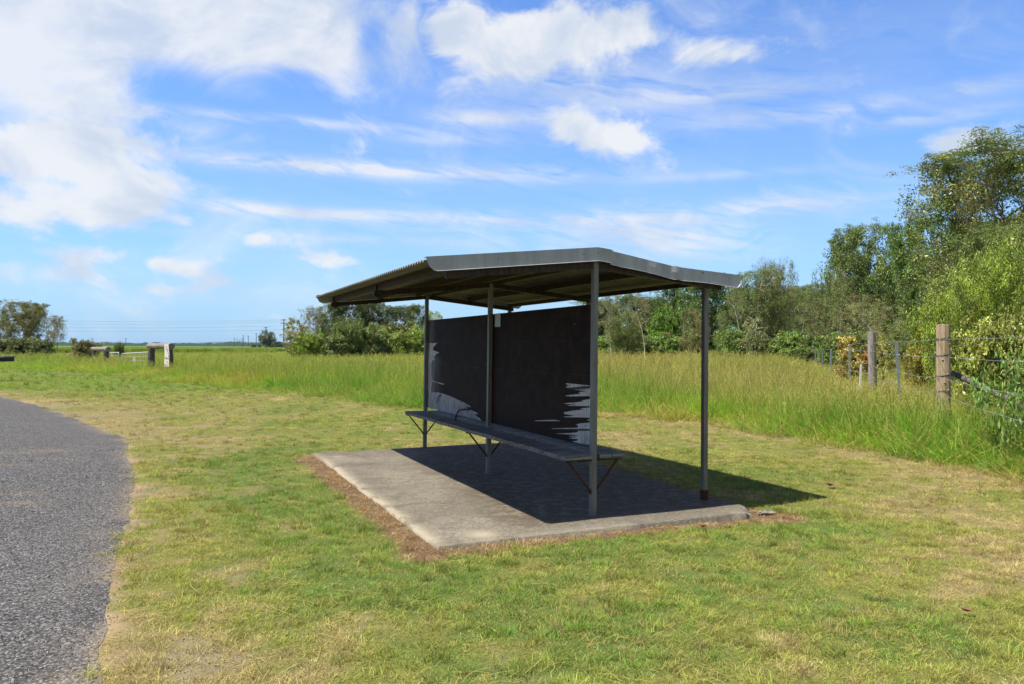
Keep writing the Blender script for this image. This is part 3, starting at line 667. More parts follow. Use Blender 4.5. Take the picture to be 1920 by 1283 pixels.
def scatter(name, pts, scale, rot, tint, idx, sources, label=None, cat=None):
    me = bpy.data.meshes.new(name+'_points'); n = len(pts)
    me.vertices.add(n); me.vertices.foreach_set('co', np.asarray(pts, np.float32).ravel())
    a = me.attributes.new('scl', 'FLOAT_VECTOR', 'POINT'); a.data.foreach_set('vector', np.asarray(scale, np.float32).ravel())
    a = me.attributes.new('rot', 'FLOAT_VECTOR', 'POINT'); a.data.foreach_set('vector', np.asarray(rot, np.float32).ravel())
    a = me.attributes.new('tint', 'FLOAT_COLOR', 'POINT'); c4 = np.ones((n, 4), np.float32); c4[:, :3] = tint; a.data.foreach_set('color', c4.ravel())
    a = me.attributes.new('idx', 'INT', 'POINT'); a.data.foreach_set('value', np.asarray(idx, np.int32))
    o = bpy.data.objects.new(name, me); C.objects.link(o); me.materials.append(sources[0].data.materials[0])
    g = bpy.data.node_groups.new(name+'_nodes', 'GeometryNodeTree')
    g.interface.new_socket('Geometry', in_out='INPUT', socket_type='NodeSocketGeometry'); g.interface.new_socket('Geometry', in_out='OUTPUT', socket_type='NodeSocketGeometry')
    gi = g.nodes.new('NodeGroupInput'); go = g.nodes.new('NodeGroupOutput'); jn = g.nodes.new('GeometryNodeJoinGeometry'); ip = g.nodes.new('GeometryNodeInstanceOnPoints')
    for s_ in sources:
        oi = g.nodes.new('GeometryNodeObjectInfo'); oi.inputs['Object'].default_value = s_; oi.inputs['As Instance'].default_value = True
        g.links.new(oi.outputs['Geometry'], jn.inputs[0])
    def na(nm, ty):
        q = g.nodes.new('GeometryNodeInputNamedAttribute'); q.data_type = ty; q.inputs['Name'].default_value = nm; return q.outputs[0]
    g.links.new(gi.outputs[0], ip.inputs['Points']); g.links.new(jn.outputs[0], ip.inputs['Instance']); ip.inputs['Pick Instance'].default_value = True
    g.links.new(na('idx', 'INT'), ip.inputs['Instance Index']); g.links.new(na('scl', 'FLOAT_VECTOR'), ip.inputs['Scale'])
    er = g.nodes.new('FunctionNodeEulerToRotation'); g.links.new(na('rot', 'FLOAT_VECTOR'), er.inputs[0]); g.links.new(er.outputs[0], ip.inputs['Rotation'])
    g.links.new(ip.outputs[0], go.inputs[0])
    md = o.modifiers.new('scatter', 'NODES'); md.node_group = g
    return tag(o, label, cat, kind='stuff')
def wedge(r0, r1, dens, half=.78):
    n = int((r1*r1-r0*r0)*half*dens); r = np.sqrt(rng.uniform(r0*r0, r1*r1, n)); a = rng.uniform(-half, half, n)
    return r*np.sin(a), r*np.cos(a)
# --- short lawn
LT = [hidden_obj('lawn_tuft', tuft_mesh('lawn_tuft', 40, .080, .010, .034, .0032, .45, 1.5, 2, .30, 1.5, 100+i), M['grass']) for i in range(5)]
LT.append(hidden_obj('lawn_tuft', tuft_mesh('lawn_tuft', 30, .085, .02, .075, .0028, .9, 1.5, 3, .75, 1.3, 140), M['grass']))
LT.append(hidden_obj('lawn_tuft', tuft_mesh('lawn_tuft', 40, .05, .03, .075, .0032, .3, 1.1, 3, .35, 1.6, 141), M['grass']))
X, Y = [], []
for (r0, r1, d) in [(2.6, 5, 480), (5, 8, 380), (8, 12, 210), (12, 18, 100), (18, 28, 45), (28, 46, 20), (46, 62, 8)]:
    x, y = wedge(r0, r1, d); X.append(x); Y.append(y)
X = np.concatenate(X); Y = np.concatenate(Y)
tnt, cov, hh, dead, dr, ds, dt = lawn_state(X, Y)
keep = (ds > .005+.02*rng.random(len(X))) & (dt < .5) & (rng.random(len(X)) < np.maximum(cov, 0)) & (dr > -.05)
X, Y, tnt, cov, hh, dead, dr, ds, dt = [q[keep] for q in (X, Y, tnt, cov, hh, dead, dr, ds, dt)]
n = len(X); rr_ = np.hypot(X, Y)
big = 1+.9*sst(9, 30, rr_)
sx = rng.uniform(.75, 1.25, n)*big; sz = hh*rng.uniform(.6, 1.15, n)*(1+.45*sst(.55, .75, fbm(X*1.8, Y*1.8, 31)))*1.0
idx_ = rng.integers(0, 5, n); idx_ = np.where(rng.random(n) < .12+.5*(dead > .5), 5, idx_); idx_ = np.where((rng.random(n) < .05+.35*np.exp(-np.maximum(dr, 0)/.5)) & (dead < .5), 6, idx_)
dmix = np.array([[.27, .11, .05], [.40, .29, .18], [.30, .20, .15], [.20, .10, .06], [.45, .36, .24]])[rng.integers(0, 5, n)]
tnt = np.where((dead > .5)[:, None], dmix*.8, tnt)
tnt = tnt*rng.uniform(.50, 2.0, (n, 1))
tnt = np.where((rng.random(n) < .10)[:, None], STRAW*rng.uniform(.8, 1.2, (n, 1)), tnt)
print('lawn tufts', n)
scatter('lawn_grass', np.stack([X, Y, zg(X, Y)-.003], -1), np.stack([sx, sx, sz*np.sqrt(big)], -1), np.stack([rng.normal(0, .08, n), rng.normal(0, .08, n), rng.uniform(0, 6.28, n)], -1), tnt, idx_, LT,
        'short mown green and straw lawn grass around the slab and beside the road', 'grass')
# --- long grass
TT = [hidden_obj('tall_tuft', tuft_mesh('tall_tuft', 46, .20, .38, .85, .0075, .08, .62, 3, .07, 1.9, 200+i, seeds=1), M['grass']) for i in range(3)]
TT += [hidden_obj('tall_tuft', tuft_mesh('tall_tuft', 40, .22, .40, .80, .0075, .15, .85, 3, .24, 1.7, 220+i, seeds=3, seed_len=1.0), M['grass']) for i in range(2)]
TT += [hidden_obj('tall_tuft', tuft_mesh('tall_tuft', 34, .24, .5, .9, .008, .5, 1.25, 4, .85, 1.4, 230, seeds=3), M['grass'])]
X, Y = [], []
for (r0, r1, d) in [(8.5, 16, 34), (16, 26, 17), (26, 45, 8.5), (45, 75, 4.2), (75, 130, 1.2)]:
    x, y = wedge(r0, r1, d, .74); X.append(x); Y.append(y)
X = np.concatenate(X); Y = np.concatenate(Y); dt = tall_d(X, Y); keep = (dt > -1.3) & (road_d(X, Y) > .6)
keep &= rng.random(len(X)) < sst(-1.6, .9, dt)*.95+.05
X, Y, dt = X[keep], Y[keep], dt[keep]; n = len(X); rr_ = np.hypot(X, Y)
a = fbm(X*.16, Y*.30, 33, 4); b = fbm(X*.5, Y*.9, 34, 4); c_ = fbm(X*.09+5, Y*.2, 35, 3)
fresh = np.array((.058, .245, .004)); lime = np.array((.130, .305, .006)); olive = np.array((.20, .25, .012)); hay = np.array((.32, .28, .10))
g = np.clip((a-.5)*3.4+(b-.5)*1.6+.55+.5*np.exp(-((dt-4)/2.6)**2)*sst(-6, 1, X), 0, 1)
tn = mixc(olive, lime, sst(0, .45, g)); tn = mixc(tn, fresh, sst(.5, 1.0, g))
hayf = sst(.44, .62, c_+(b-.5)*.5)*sst(4, 9, dt)*sst(-9, 6, X)*.62
tn = mixc(tn, hay, hayf); tn = mixc(tn, hay*.95, .45*np.exp(-np.maximum(dt+.6, 0)/.7)*sst(-3, 3, X))
tn = mixc(tn, hay, .25*sst(5, 14, dt)*sst(-6, 4, X))
tn = tn*rng.uniform(.65, 1.4, (n, 1))
idx_ = rng.integers(0, 3, n); pr = rng.random(n); idx_ = np.where(pr < .10+.6*hayf, rng.integers(3, 5, n), idx_); idx_ = np.where(pr > .93-.16*hayf, 5, idx_)
big = 1+1.1*sst(16, 60, rr_); hs = (.14+.22*sst(-1.3, -.1, dt)+.64*sst(-.5, 3.2, dt))*rng.uniform(.75, 1.12, n)*(.62+.76*b)*(1-.10*sst(20, 60, rr_)*(X < -3))
fx = X-(7.2+.335*(Y-12.5)); hs *= 1-.42*sst(-2.5, 0, fx)*sst(14, 20, Y)
hs *= 1-.18*sst(0, 8, X)*(rr_ < 22)
print('tall tufts', n)
scatter('tall_grass', np.stack([X, Y, zg(X, Y)-.01], -1), np.stack([big, big, hs], -1), np.stack([rng.normal(0, .10, n), rng.normal(0, .10, n), rng.uniform(0, 6.28, n)], -1), tn, idx_, TT,
        'long seeding green and straw grass beyond the mown lawn', 'long grass')
# --- loose straw clippings and a few road chips
def litter_mesh(name, n, seed):
    r = np.random.default_rng(seed); V_, F_, C_ = [], [], []
    for i in range(n):
        L_ = r.uniform(.05, .22); a0 = r.uniform(0, 6.28); c0 = r.uniform(-.12, .12, 2); bend = r.normal(0, .35); z0 = r.uniform(.012, .04)
        for j in range(4):
            t = j/3-.5; ang = a0+bend*t; p = np.array([c0[0]+math.cos(ang)*L_*t, c0[1]+math.sin(ang)*L_*t, z0+r.normal(0, .004)]); s_ = np.array([-math.sin(ang), math.cos(ang), 0])*.0013
            V_ += [p-s_, p+s_]; C_ += [[1, .80, .5]]*2
        b_ = i*8; F_ += [[b_+2*j, b_+2*j+1, b_+2*j+3, b_+2*j+2] for j in range(3)]
    return npmesh(name, np.array(V_), np.array(F_), np.array(C_))
LS_ = [hidden_obj('straw', litter_mesh('straw', 5, 300+i), M['grass']) for i in range(3)]
x, y = wedge(2.8, 14, 9); t2, cv, h2, dd, dr, ds, dt = lawn_state(x, y); k = (ds > .0) & (dt < 0) & (dr > .0) & (rng.random(len(x)) < .25+1.2*sst(.5, .7, fbm(x*.8, y*.8, 37)))
x, y = x[k], y[k]; n = len(x)
scatter('straw_litter', np.stack([x, y, zg(x, y)], -1), np.ones((n, 3)), np.stack([np.zeros(n), np.zeros(n), rng.uniform(0, 6.28, n)], -1), np.tile([.4, .36, .22], (n, 1)), rng.integers(0, 3, n), LS_,
        'dry straw clippings lying loose on the mown lawn', 'straw')
def chip_mesh(name, seed):
    r = np.random.default_rng(seed); v = r.normal(0, 1, (7, 3)); v = v/np.linalg.norm(v, axis=1)[:, None]*r.uniform(.7, 1, (7, 1))*np.array([.007, .006, .0035])
    import itertools
    bm_ = bmesh.new(); [bm_.verts.new(p) for p in v]; bmesh.ops.convex_hull(bm_, input=bm_.verts[:]); me = bpy.data.meshes.new(name); bm_.to_mesh(me); bm_.free(); return me
import bmesh
def f_chip(t):
    n_ = t.new('ShaderNodeObjectInfo').outputs['Random']; t.put(t.b.inputs['Base Color'], t.mix(n_, (.06, .062, .07), (.38, .38, .40)))
M['chip'] = mat('stone_chip', f_chip, Roughness=.75)
CH = [hidden_obj('chip', chip_mesh('chip', 400+i), M['chip']) for i in range(4)]
x, y = [], []
for (r0, r1, d) in [(2.6, 5, 1500), (5, 8, 700), (8, 13, 220)]:
    n = int((r1*r1-r0*r0)*.5*(.85)*d); r = np.sqrt(rng.uniform(r0*r0, r1*r1, n)); a_ = rng.uniform(-.80, -.20, n); x.append(r*np.sin(a_)); y.append(r*np.cos(a_))
x = np.concatenate(x); y = np.concatenate(y); rd = road_d(x, y); k = (rd < .02) | ((rd < .9) & (rng.random(len(x)) < .22*sst(.45, .65, fbm(x*3, y*3, 43))))
x, y, rd = x[k], y[k], rd[k]; n = len(x); sc_ = rng.uniform(.6, 1.5, n)*(1+.4*(np.hypot(x, y) > 8))
zc = zg(x, y)+.003+.009*sst(0, .25, -rd); zc = np.where(rd > 0, zg(x, y)+.002, zc)
print('chips', n)
scatter('loose_gravel', np.stack([x, y, zc], -1), np.repeat(sc_[:, None], 3, 1), rng.uniform(0, 6.28, (n, 3)), np.ones((n, 3))*.2, rng.integers(0, 4, n), CH,
        'loose grey stone chips on the road surface and its edge', 'gravel')
# ================================================================== trees
def gen_tree(seed, H=10., spread=3.2, cb=.3, limbs=13, sub=4, clump=.75, leaves=95, leaf=(.22, .085), droop=0., tr=.16, wander=.5, fork=0, flat=.75, top=.92, skirt=0., dry=.06, stems=1, vary=.28, up=.35, twigs=True, round_=1.0, fill=.45):
    r = np.random.default_rng(seed); tb = MB(); clumps = []
    def path(p0, d, Ln, n, curve, jit):
        pts = [np.array(p0, float)]; d = np.array(d, float)
        for i in range(n):
            d = d+np.array([*r.normal(0, jit, 2), r.normal(0, jit*.6)+curve]); d /= np.linalg.norm(d); pts.append(pts[-1]+d*Ln/n)
        return pts
    def env(h):
        t = (h/H-cb)/(1.02-cb); t = min(max(t, 0), 1)
        return spread*max(.12, (1-((t-.42)/.60)**2))**.55
    for s_ in range(stems):
        off = np.array([0, 0, -.3]) if stems == 1 else np.array([*r.normal(0, .12*spread, 2), -.3])
        Hs = H*(1 if s_ == 0 else r.uniform(.7, .95)); lean = np.array([*r.normal(0, .10+.12*(stems > 1), 2), 1])
        tp = path(off, lean, Hs*.86, 11, .03, .06*wander*2); rad0 = tr*(1 if stems == 1 else .6)
        rads = [rad0*(1.25 if i == 0 else 1)*(1-.82*i/11) for i in range(12)]; tb.tube(tp, rads, 8)
        for i in range(limbs):
            f = cb+(top-cb)*((i+r.random()*.8)/limbs); h = f*Hs; k = min(10.99, f/.86*11*.98); a = int(k); fr = k-a
            p0 = tp[a]*(1-fr)+tp[min(11, a+1)]*fr; azm = i*2.4+r.normal(0, .4)+s_; e = env(h)*r.uniform(.72, 1.1)
            el_ = r.uniform(.25, .75)+.5*max(0, f-.6); Ln = max(.5, min(e/max(.35, math.cos(el_)), (1.0-f)*Hs*1.1/max(.2, math.sin(el_))+.3))
            lp = path(p0, (math.cos(azm)*math.cos(el_), math.sin(azm)*math.cos(el_), math.sin(el_)), Ln, 6, (.07 if not droop else -.02), .12)
            lr = rads[min(11, a)]*.5; tb.tube(lp, [lr*(1-.8*j/6) for j in range(7)], 5, cap=False)
            for j in range(sub):
                q = r.uniform(.35, 1)*6; a2 = min(5, int(q)); p1 = lp[a2]*(1-(q-a2))+lp[a2+1]*(q-a2)
                dd = np.array([math.cos(azm), math.sin(azm), 0])*.5+r.normal(0, .7, 3)+np.array([0, 0, up]); dd /= np.linalg.norm(dd)
                sp_ = path(p1, dd, r.uniform(.35, .9)*clump*1.6, 3, .02, .15)
                if twigs: tb.tube(sp_, [lr*.28, lr*.22, lr*.16, .008], 4, cap=False)
                clumps.append((sp_[-1], clump*r.uniform(.6, 1.2)))
            clumps.append((lp[-1], clump*r.uniform(.7, 1.2)))
        clumps.append((tp[-1], clump*1.1)); clumps.append((tp[-2]+r.normal(0, .3, 3), clump))
    if skirt:
        for i in range(int(skirt)):
            a_ = r.uniform(0, 6.28); q = spread*r.uniform(.3, .95); clumps.append((np.array([q*math.cos(a_), q*math.sin(a_), H*r.uniform(.04, cb+.12)]), clump*r.uniform(.7, 1.1)))
    for i in range(int(fill*len(clumps))):
        f = cb+(1-cb)*r.random()**.85; e = env(f*H)*math.sqrt(r.uniform(.25, 1)); a_ = r.uniform(0, 6.28); clumps.append((np.array([e*math.cos(a_), e*math.sin(a_), min(f, .97)*H]), clump*r.uniform(.7, 1.25)))
    cp = np.array([c[0] for c in clumps]); cr = np.array([c[1] for c in clumps]); nc = len(cp)
    leaves = int(leaves*1.35); n = nc*leaves; ci = np.repeat(np.arange(nc), leaves)
    d = r.normal(0, 1, (n, 3)); d /= np.linalg.norm(d, axis=1)[:, None]; q = (r.random(n)**.45)
    # ragged clumps: sub-lobes
    lob = r.normal(0, .50, (nc, 5, 3)); li = r.integers(0, 5, n)
    pos = cp[ci]+(lob[ci, li]+d*q[:, None]*.55)*cr[ci][:, None]*np.array([1, 1, flat*(1+droop*.8)])
    ax = d+r.normal(0, .9, (n, 3))+np.array([0, 0, -droop*2.2-.2]); ax /= np.linalg.norm(ax, axis=1)[:, None]
    sd = np.cross(ax, r.normal(0, 1, (n, 3))+np.array([0, 0, 1.0])); sd /= np.maximum(np.linalg.norm(sd, axis=1)[:, None], 1e-4)
    Ll = leaf[0]*r.uniform(.65, 1.3, n)[:, None]; Wl = leaf[1]*r.uniform(.7, 1.25, n)[:, None]
    nrm = np.cross(ax, sd)
    v = np.stack([pos-ax*Ll*.5, pos+sd*Wl*.5+nrm*Wl*.12, pos+ax*Ll*.5, pos-sd*Wl*.5+nrm*Wl*.12], 1).reshape(-1, 3)
    f = np.arange(n*4).reshape(n, 4)
    zc_ = lambda z: z if H < 7 else np.where(z > .86*H, .86*H+(z-.86*H)*.45, z)      # flatten the spiky leader into a rounded head
    v[:, 2] = zc_(v[:, 2]); tb.v = [(p[0], p[1], float(zc_(np.array(p[2])))) for p in tb.v]
    cb_ = r.uniform(1-vary*1.35, 1+vary*1.35, nc); cd = np.clip(r.normal(dry, dry*1.2, nc), 0, .8)
    c = np.zeros((n, 4, 3)); c[..., 1] = (.5*cb_[ci]*r.uniform(.6, 1.4, n))[:, None]; c[..., 0] = np.clip(cd[ci]+(r.random(n) < dry)*.5, 0, 1)[:, None]
    return tb, npmesh('crown', v, f, c.reshape(-1, 3)), float(np.percentile(np.abs(v[:, :2]), 96.5)), float(np.percentile(v[:, 2], 97.3))
KINDS = {}
def kind(name, **kw):
    tb, cm, sp_, hh_ = gen_tree(**kw)
    cm.materials.append(M['leaf']); tm = bpy.data.meshes.new('trunk'); tm.from_pydata(tb.v, [], tb.f); tm.update()
    tm.polygons.foreach_set('use_smooth', np.ones(len(tm.polygons), dtype=bool))
    KINDS[name] = (tm, cm, hh_, sp_)
kind('gum', seed=1, H=10, spread=3.3, cb=.38, limbs=12, sub=4, clump=.72, leaves=100, leaf=(.20, .07), wander=1., tr=.17, dry=.08, droop=.15)
kind('gum_b', seed=2, H=10, spread=2.8, cb=.42, limbs=11, sub=4, clump=.66, leaves=90, leaf=(.20, .06), wander=1.3, tr=.15, dry=.10, droop=.2)
kind('dense', seed=3, H=8, spread=3.4, cb=.14, limbs=17, sub=5, clump=.85, leaves=110, leaf=(.20, .12), wander=.7, tr=.22, dry=.02, skirt=14, vary=.35)
kind('dense_b', seed=4, H=9, spread=3.0, cb=.16, limbs=17, sub=5, clump=.78, leaves=110, leaf=(.19, .11), wander=.9, tr=.2, dry=.03, skirt=10, vary=.35)
kind('slim', seed=5, H=8, spread=1.5, cb=.12, limbs=15, sub=3, clump=.50, leaves=100, leaf=(.19, .045), droop=.6, wander=.7, tr=.09, dry=.08, flat=1.2)
kind('slim_b', seed=6, H=8, spread=1.2, cb=.2, limbs=13, sub=3, clump=.46, leaves=90, leaf=(.19, .045), droop=.6, wander=1., tr=.08, dry=.14, flat=1.2)
kind('sparse', seed=7, H=9, spread=3.0, cb=.30, limbs=18, sub=6, clump=.6, leaves=52, leaf=(.16, .055), wander=1.2, tr=.14, dry=.10, vary=.35, fill=.3)
kind('bush', seed=8, H=3.2, spread=1.7, cb=.05, limbs=9, sub=4, clump=.48, leaves=90, leaf=(.19, .09), stems=3, tr=.06, dry=.05, skirt=10, vary=.3)
kind('bush_b', seed=9, H=3.0, spread=1.9, cb=.05, limbs=8, sub=4, clump=.50, leaves=80, leaf=(.2, .08), stems=3, tr=.06, dry=.08, skirt=12, vary=.3)
kind('tall_gum', seed=10, H=12, spread=2.6, cb=.5, limbs=11, sub=4, clump=.7, leaves=75, leaf=(.19, .055), wander=.8, tr=.17, dry=.10, droop=.3)
kind('umbrella', seed=12, H=6, spread=2.9, cb=.34, limbs=12, sub=5, clump=.62, leaves=95, leaf=(.18, .055), stems=3, wander=1.4, tr=.16, dry=.10, droop=.3, flat=.6, round_=.8)
kind('big', seed=13, H=13, spread=5.6, cb=.16, limbs=28, sub=8, clump=.95, leaves=170, leaf=(.17, .07), wander=1.1, tr=.26, dry=.07, vary=.3)
kind('big_b', seed=14, H=11, spread=4.2, cb=.22, limbs=21, sub=7, clump=.9, leaves=160, leaf=(.18, .09), wander=1.1, tr=.22, dry=.05, vary=.32)
kind('willowy', seed=15, H=6.5, spread=3.6, cb=.1, limbs=20, sub=7, clump=.62, leaves=150, leaf=(.18, .042), stems=2, tr=.12, dry=.05, droop=.55, flat=.9, skirt=26, vary=.38, fill=.15)
kind('sapling', seed=16, H=2.4, spread=.75, cb=.12, limbs=9, sub=3, clump=.24, leaves=42, leaf=(.15, .07), tr=.025, dry=.25, vary=.3)
kind('sapling_b', seed=17, H=4.5, spread=1.3, cb=.25, limbs=11, sub=3, clump=.32, leaves=34, leaf=(.17, .08), tr=.04, dry=.12, vary=.35)
kind('weeping', seed=18, H=10, spread=2.4, cb=.18, limbs=17, sub=5, clump=.7, leaves=120, leaf=(.22, .045), tr=.16, dry=.10, droop=.9, flat=1.5, wander=.9)
DG = (.028, .060, .016); MG = (.048, .095, .020); OG = (.070, .105, .028); BG = (.085, .155, .018); YG = (.135, .185, .020); GG = (.090, .105, .052); BR = (.105, .105, .040); LG = (.075, .135, .028)
TREES = []
def tree(k, x, ytop, wpx, Y, col, label, cat='tree', group=None, bark='bark_grey', rz=None, name=None, zoff=0., lean=0., base=None):
    tm, cm, H, sp_ = KINDS[k]; p = atY(x, 600, Y); gx, gy = p[0], Y; g = float(zg(gx, gy))+zoff
    hgt = EYE+(ray(x, ytop)[2]/ray(x, ytop)[1])*Y-g; wid = wpx/F*Y
    i = len(TREES); rz = (i*2.39+.7) % 6.28 if rz is None else rz
    nm = name or {'tree': 'tree', 'bush': 'bush', 'shrub': 'bush', 'sapling': 'sapling'}.get(cat, 'tree')
    e = empty(nm, (gx, gy, g), rz); e.rotation_euler.y = lean
    s = (wid/2/sp_, wid/2/sp_, hgt/(H*1.0)); e.scale = s
    tag(e, label, cat, group)
    t = link('trunk', tm, None, e); 
    key = 'm_'+bark
    if not tm.materials: tm.materials.append(M[bark])
    t.material_slots[0].link = 'OBJECT'; t.material_slots[0].material = M[bark]
    c = link('crown', cm, None, e); v = 1+.12*math.sin(i*1.7); c.color = (col[0]*v, col[1]*v, col[2]*v, 1)
    TREES.append(e); return e
W_ = 'trees of the wood at the right'
# far row of the wood, left to right
tree('tall_gum', 1148, 548, 74, 53, GG, 'tall gum with a forked white trunk, first beyond the near shelter post', group=W_, bark='bark_pale')
tree('umbrella', 1176, 590, 62, 54, OG, 'low round-headed olive tree with pale crooked stems beside the forked white trunk', group=W_, bark='bark_pale')
tree('tall_gum', 1211, 540, 62, 52, GG, 'tall thin gum with one straight pale trunk rising beyond the shelter', group=W_, bark='bark_pale')
tree('bush', 1243, 588, 56, 60, (.07, .15, .015), 'vivid green creeper-covered tree between the thin gum and the brownish paperbarks', group=W_)
tree('dense_b', 1252, 532, 62, 78, DG, 'dark narrow evergreen standing tall behind the vivid green creeper', group=W_)
tree('dense', 1322, 522, 120, 70, (.045, .085, .024), 'broad dark green dome of a tree behind the outer shelter post', group=W_)
tree('slim', 1292, 580, 50, 56, BR, 'brownish drooping paperbark, wider of the two left of the outer post', group=W_)
tree('slim_b', 1312, 592, 28, 55, BR, 'thin brown paperbark right against the outer shelter post', group=W_)
tree('slim', 1352, 586, 34, 54, OG, 'slim upright paperbark just right of the outer shelter post', group=W_)
tree('bush_b', 1377, 620, 50, 52, LG, 'small leafy yellow-green bush in front of the wood, right of the slim paperbark', 'bush', W_)
tree('gum', 1412, 512, 115, 66, OG, 'spreading olive gum whose crown shows beyond the end of the roof', group=W_, bark='bark_pale')
tree('weeping', 1466, 492, 84, 66, (.062, .080, .026), 'tall drooping tree draped in dark vines, highest in the middle of the wood', group=W_)
tree('sapling_b', 1418, 598, 52, 49, GG, 'small grey-green tree with a short leaning white trunk at the edge of the wood', group=W_, bark='bark_pale', lean=.12)
tree('gum_b', 1534, 508, 52, 78, MG, 'round bushy treetop standing alone above the canopy gap', group=W_)
tree('dense', 1502, 552, 80, 74, (.05, .082, .02), 'mid green tree filling the gap below the lone round treetop', group=W_)
tree('tall_gum', 1390, 526, 50, 58, OG, 'slender pale-trunked gum just past the tip of the roof', group=W_, bark='bark_pale')
tree('tall_gum', 1503, 538, 56, 56, (.065, .10, .03), 'slender pale-trunked gum right of the vine-draped tree', group=W_, bark='bark_pale')
tree('tall_gum', 1572, 512, 70, 45, (.07, .105, .032), 'slender pale-trunked gum at the left flank of the big clumped green tree', group=W_, bark='bark_pale')
tree('dense_b', 1512, 598, 74, 58, (.028, .048, .022), 'low dark glossy-leaved tree at the foot of the wood', group=W_)
tree('sapling_b', 1472, 622, 34, 54, BG, 'small bright green young tree below the vine-draped tree', group=W_)
tree('sparse', 1552, 565, 96, 44, (.080, .095, .036), 'open brownish-grey tree with a dark trunk beside the far end of the fence', group=W_, bark='bark_dark')
tree('sparse', 1604, 555, 92, 38, (.075, .085, .035), 'open twiggy tree with a thin dark trunk behind the leafy sapling', group=W_, bark='bark_dark')
tree('big_b', 1628, 428, 160, 46, (.062, .105, .026), 'large round green tree with clumped crown and white limbs, left of the tallest tree', group=W_, bark='bark_pale')
tree('sparse', 1668, 568, 110, 30, (.125, .135, .055), 'pale straw-coloured paperbark with white branching limbs above the grey fence post', group=W_, bark='bark_pale')
tree('gum', 1702, 600, 92, 27, (.06, .10, .024), 'green tree with twin grey stems between the two wooden fence posts', group=W_, bark='bark_grey')
tree('big_b', 1745, 412, 118, 38, (.068, .135, .028), 'fresh green tree top with a dead brown tip, left of the tallest tree', group=W_, bark='bark_dark')
tree('sparse', 1728, 392, 64, 42, (.12, .07, .04), 'half-dead tree with rusty brown twigs poking above the fresh green top', group=W_, bark='bark_dark')
tree('sparse', 1772, 470, 100, 30, (.075, .08, .04), 'grey tangle of thin branches below the tallest tree', group=W_, bark='bark_grey')
tree('big', 1925, 262, 400, 31, (.062, .095, .026), 'tallest tree in view, huge open-crowned gum at the right edge', group=W_, bark='bark_grey', rz=1.0)
tree('gum_b', 1818, 310, 74, 31, (.075, .08, .032), 'dark-tufted upper branch of a gum leaning out left of the tallest tree', group=W_, bark='bark_dark')
tree('big_b', 1895, 430, 170, 25, (.052, .085, .022), 'dark green tree under the tallest crown at the right edge', group=W_, bark='bark_grey')
tree('willowy', 1862, 492, 205, 17.5, (.115, .165, .018), 'yellow-green willow-leaved tree hanging behind the nearest fence post', group=W_, bark='bark_dark')
tree('willowy', 1975, 520, 190, 16.5, (.09, .13, .02), 'willow-leaved tree cut off by the right edge of the picture', group=W_, bark='bark_dark')
tree('bush_b', 1735, 618, 60, 21, (.17, .15, .025), 'yellowing bush between the steel picket and the nearest wooden post', 'bush', W_)
tree('bush', 1862, 618, 120, 13.8, (.15, .17, .035), 'pale yellow-leaved bush low behind the wires, right of the nearest post', 'bush', W_)
tree('sapling', 1587, 636, 44, 27, (.26, .22, .05), 'sapling with big yellow and orange leaves growing in the fence line', 'sapling', bark='bark_grey')
tree('sapling', 1628, 650, 30, 30, (.20, .10, .03), 'rusty orange-leaved sapling just left of the grey fence post', 'sapling', bark='bark_grey')
tree('sapling_b', 1654, 632, 28, 23, (.22, .22, .04), 'yellow-leaved sapling just right of the grey fence post', 'sapling', bark='bark_grey')
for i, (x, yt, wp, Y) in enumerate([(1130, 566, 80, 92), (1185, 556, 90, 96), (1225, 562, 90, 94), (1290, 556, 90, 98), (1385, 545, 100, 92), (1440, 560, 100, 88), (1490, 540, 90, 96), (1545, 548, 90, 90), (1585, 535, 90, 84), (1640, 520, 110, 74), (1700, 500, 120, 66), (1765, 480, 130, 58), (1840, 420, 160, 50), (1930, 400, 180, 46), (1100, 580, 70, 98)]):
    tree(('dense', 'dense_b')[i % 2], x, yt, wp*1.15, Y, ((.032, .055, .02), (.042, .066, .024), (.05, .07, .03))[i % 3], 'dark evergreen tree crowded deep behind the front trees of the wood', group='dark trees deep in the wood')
for i, (x, yt, wp, Y) in enumerate([(1135, 636, 60, 63), (1165, 642, 50, 60), (1200, 640, 50, 60), (1228, 632, 60, 60), (1262, 636, 50, 58), (1330, 634, 50, 56), (1395, 638, 50, 56), (1440, 636, 60, 56), (1490, 630, 60, 52), (1535, 632, 60, 46), (1575, 630, 60, 40), (1625, 628, 80, 36), (1575, 640, 60, 44)]):
    tree(('bush', 'bush_b')[i % 2], x, yt, wp*1.25, Y, (LG, MG, (.06, .11, .025), (.05, .075, .02))[i % 4], 'leafy bush in the undergrowth at the foot of the wood', 'bush', group='undergrowth bushes along the wood')
# copse beyond the left of the shelter
G2 = 'trees of the copse left of the shelter'
tree('sparse', 583, 578, 62, 92, (.085, .085, .045), 'greyish thin-leaved tree at the left end of the copse', group=G2, bark='bark_grey')
tree('dense_b', 622, 570, 60, 95, (.040, .060, .020), 'rounded dark tree second from the left in the copse', group=G2)
tree('dense', 662, 566, 72, 96, (.036, .055, .017), 'broadest dark tree of the copse, under the tip of the roof', group=G2)
tree('dense_b', 702, 566, 58, 95, (.042, .055, .022), 'dark tree in the middle of the copse', group=G2)
tree('dense', 745, 576, 58, 99, (.034, .052, .020), 'dark tree right of the middle of the copse', group=G2)
tree('dense_b', 782, 574, 58, 97, (.036, .055, .020), 'dark tree behind the left shelter post', group=G2)
tree('slim', 601, 606, 26, 80, (.022, .042, .018), 'small pointed blackish-green conical tree in front of the copse', group=G2)
tree('gum', 815, 586, 44, 80, YG, 'yellow-green tree showing above the left end of the wall panel', group=G2)
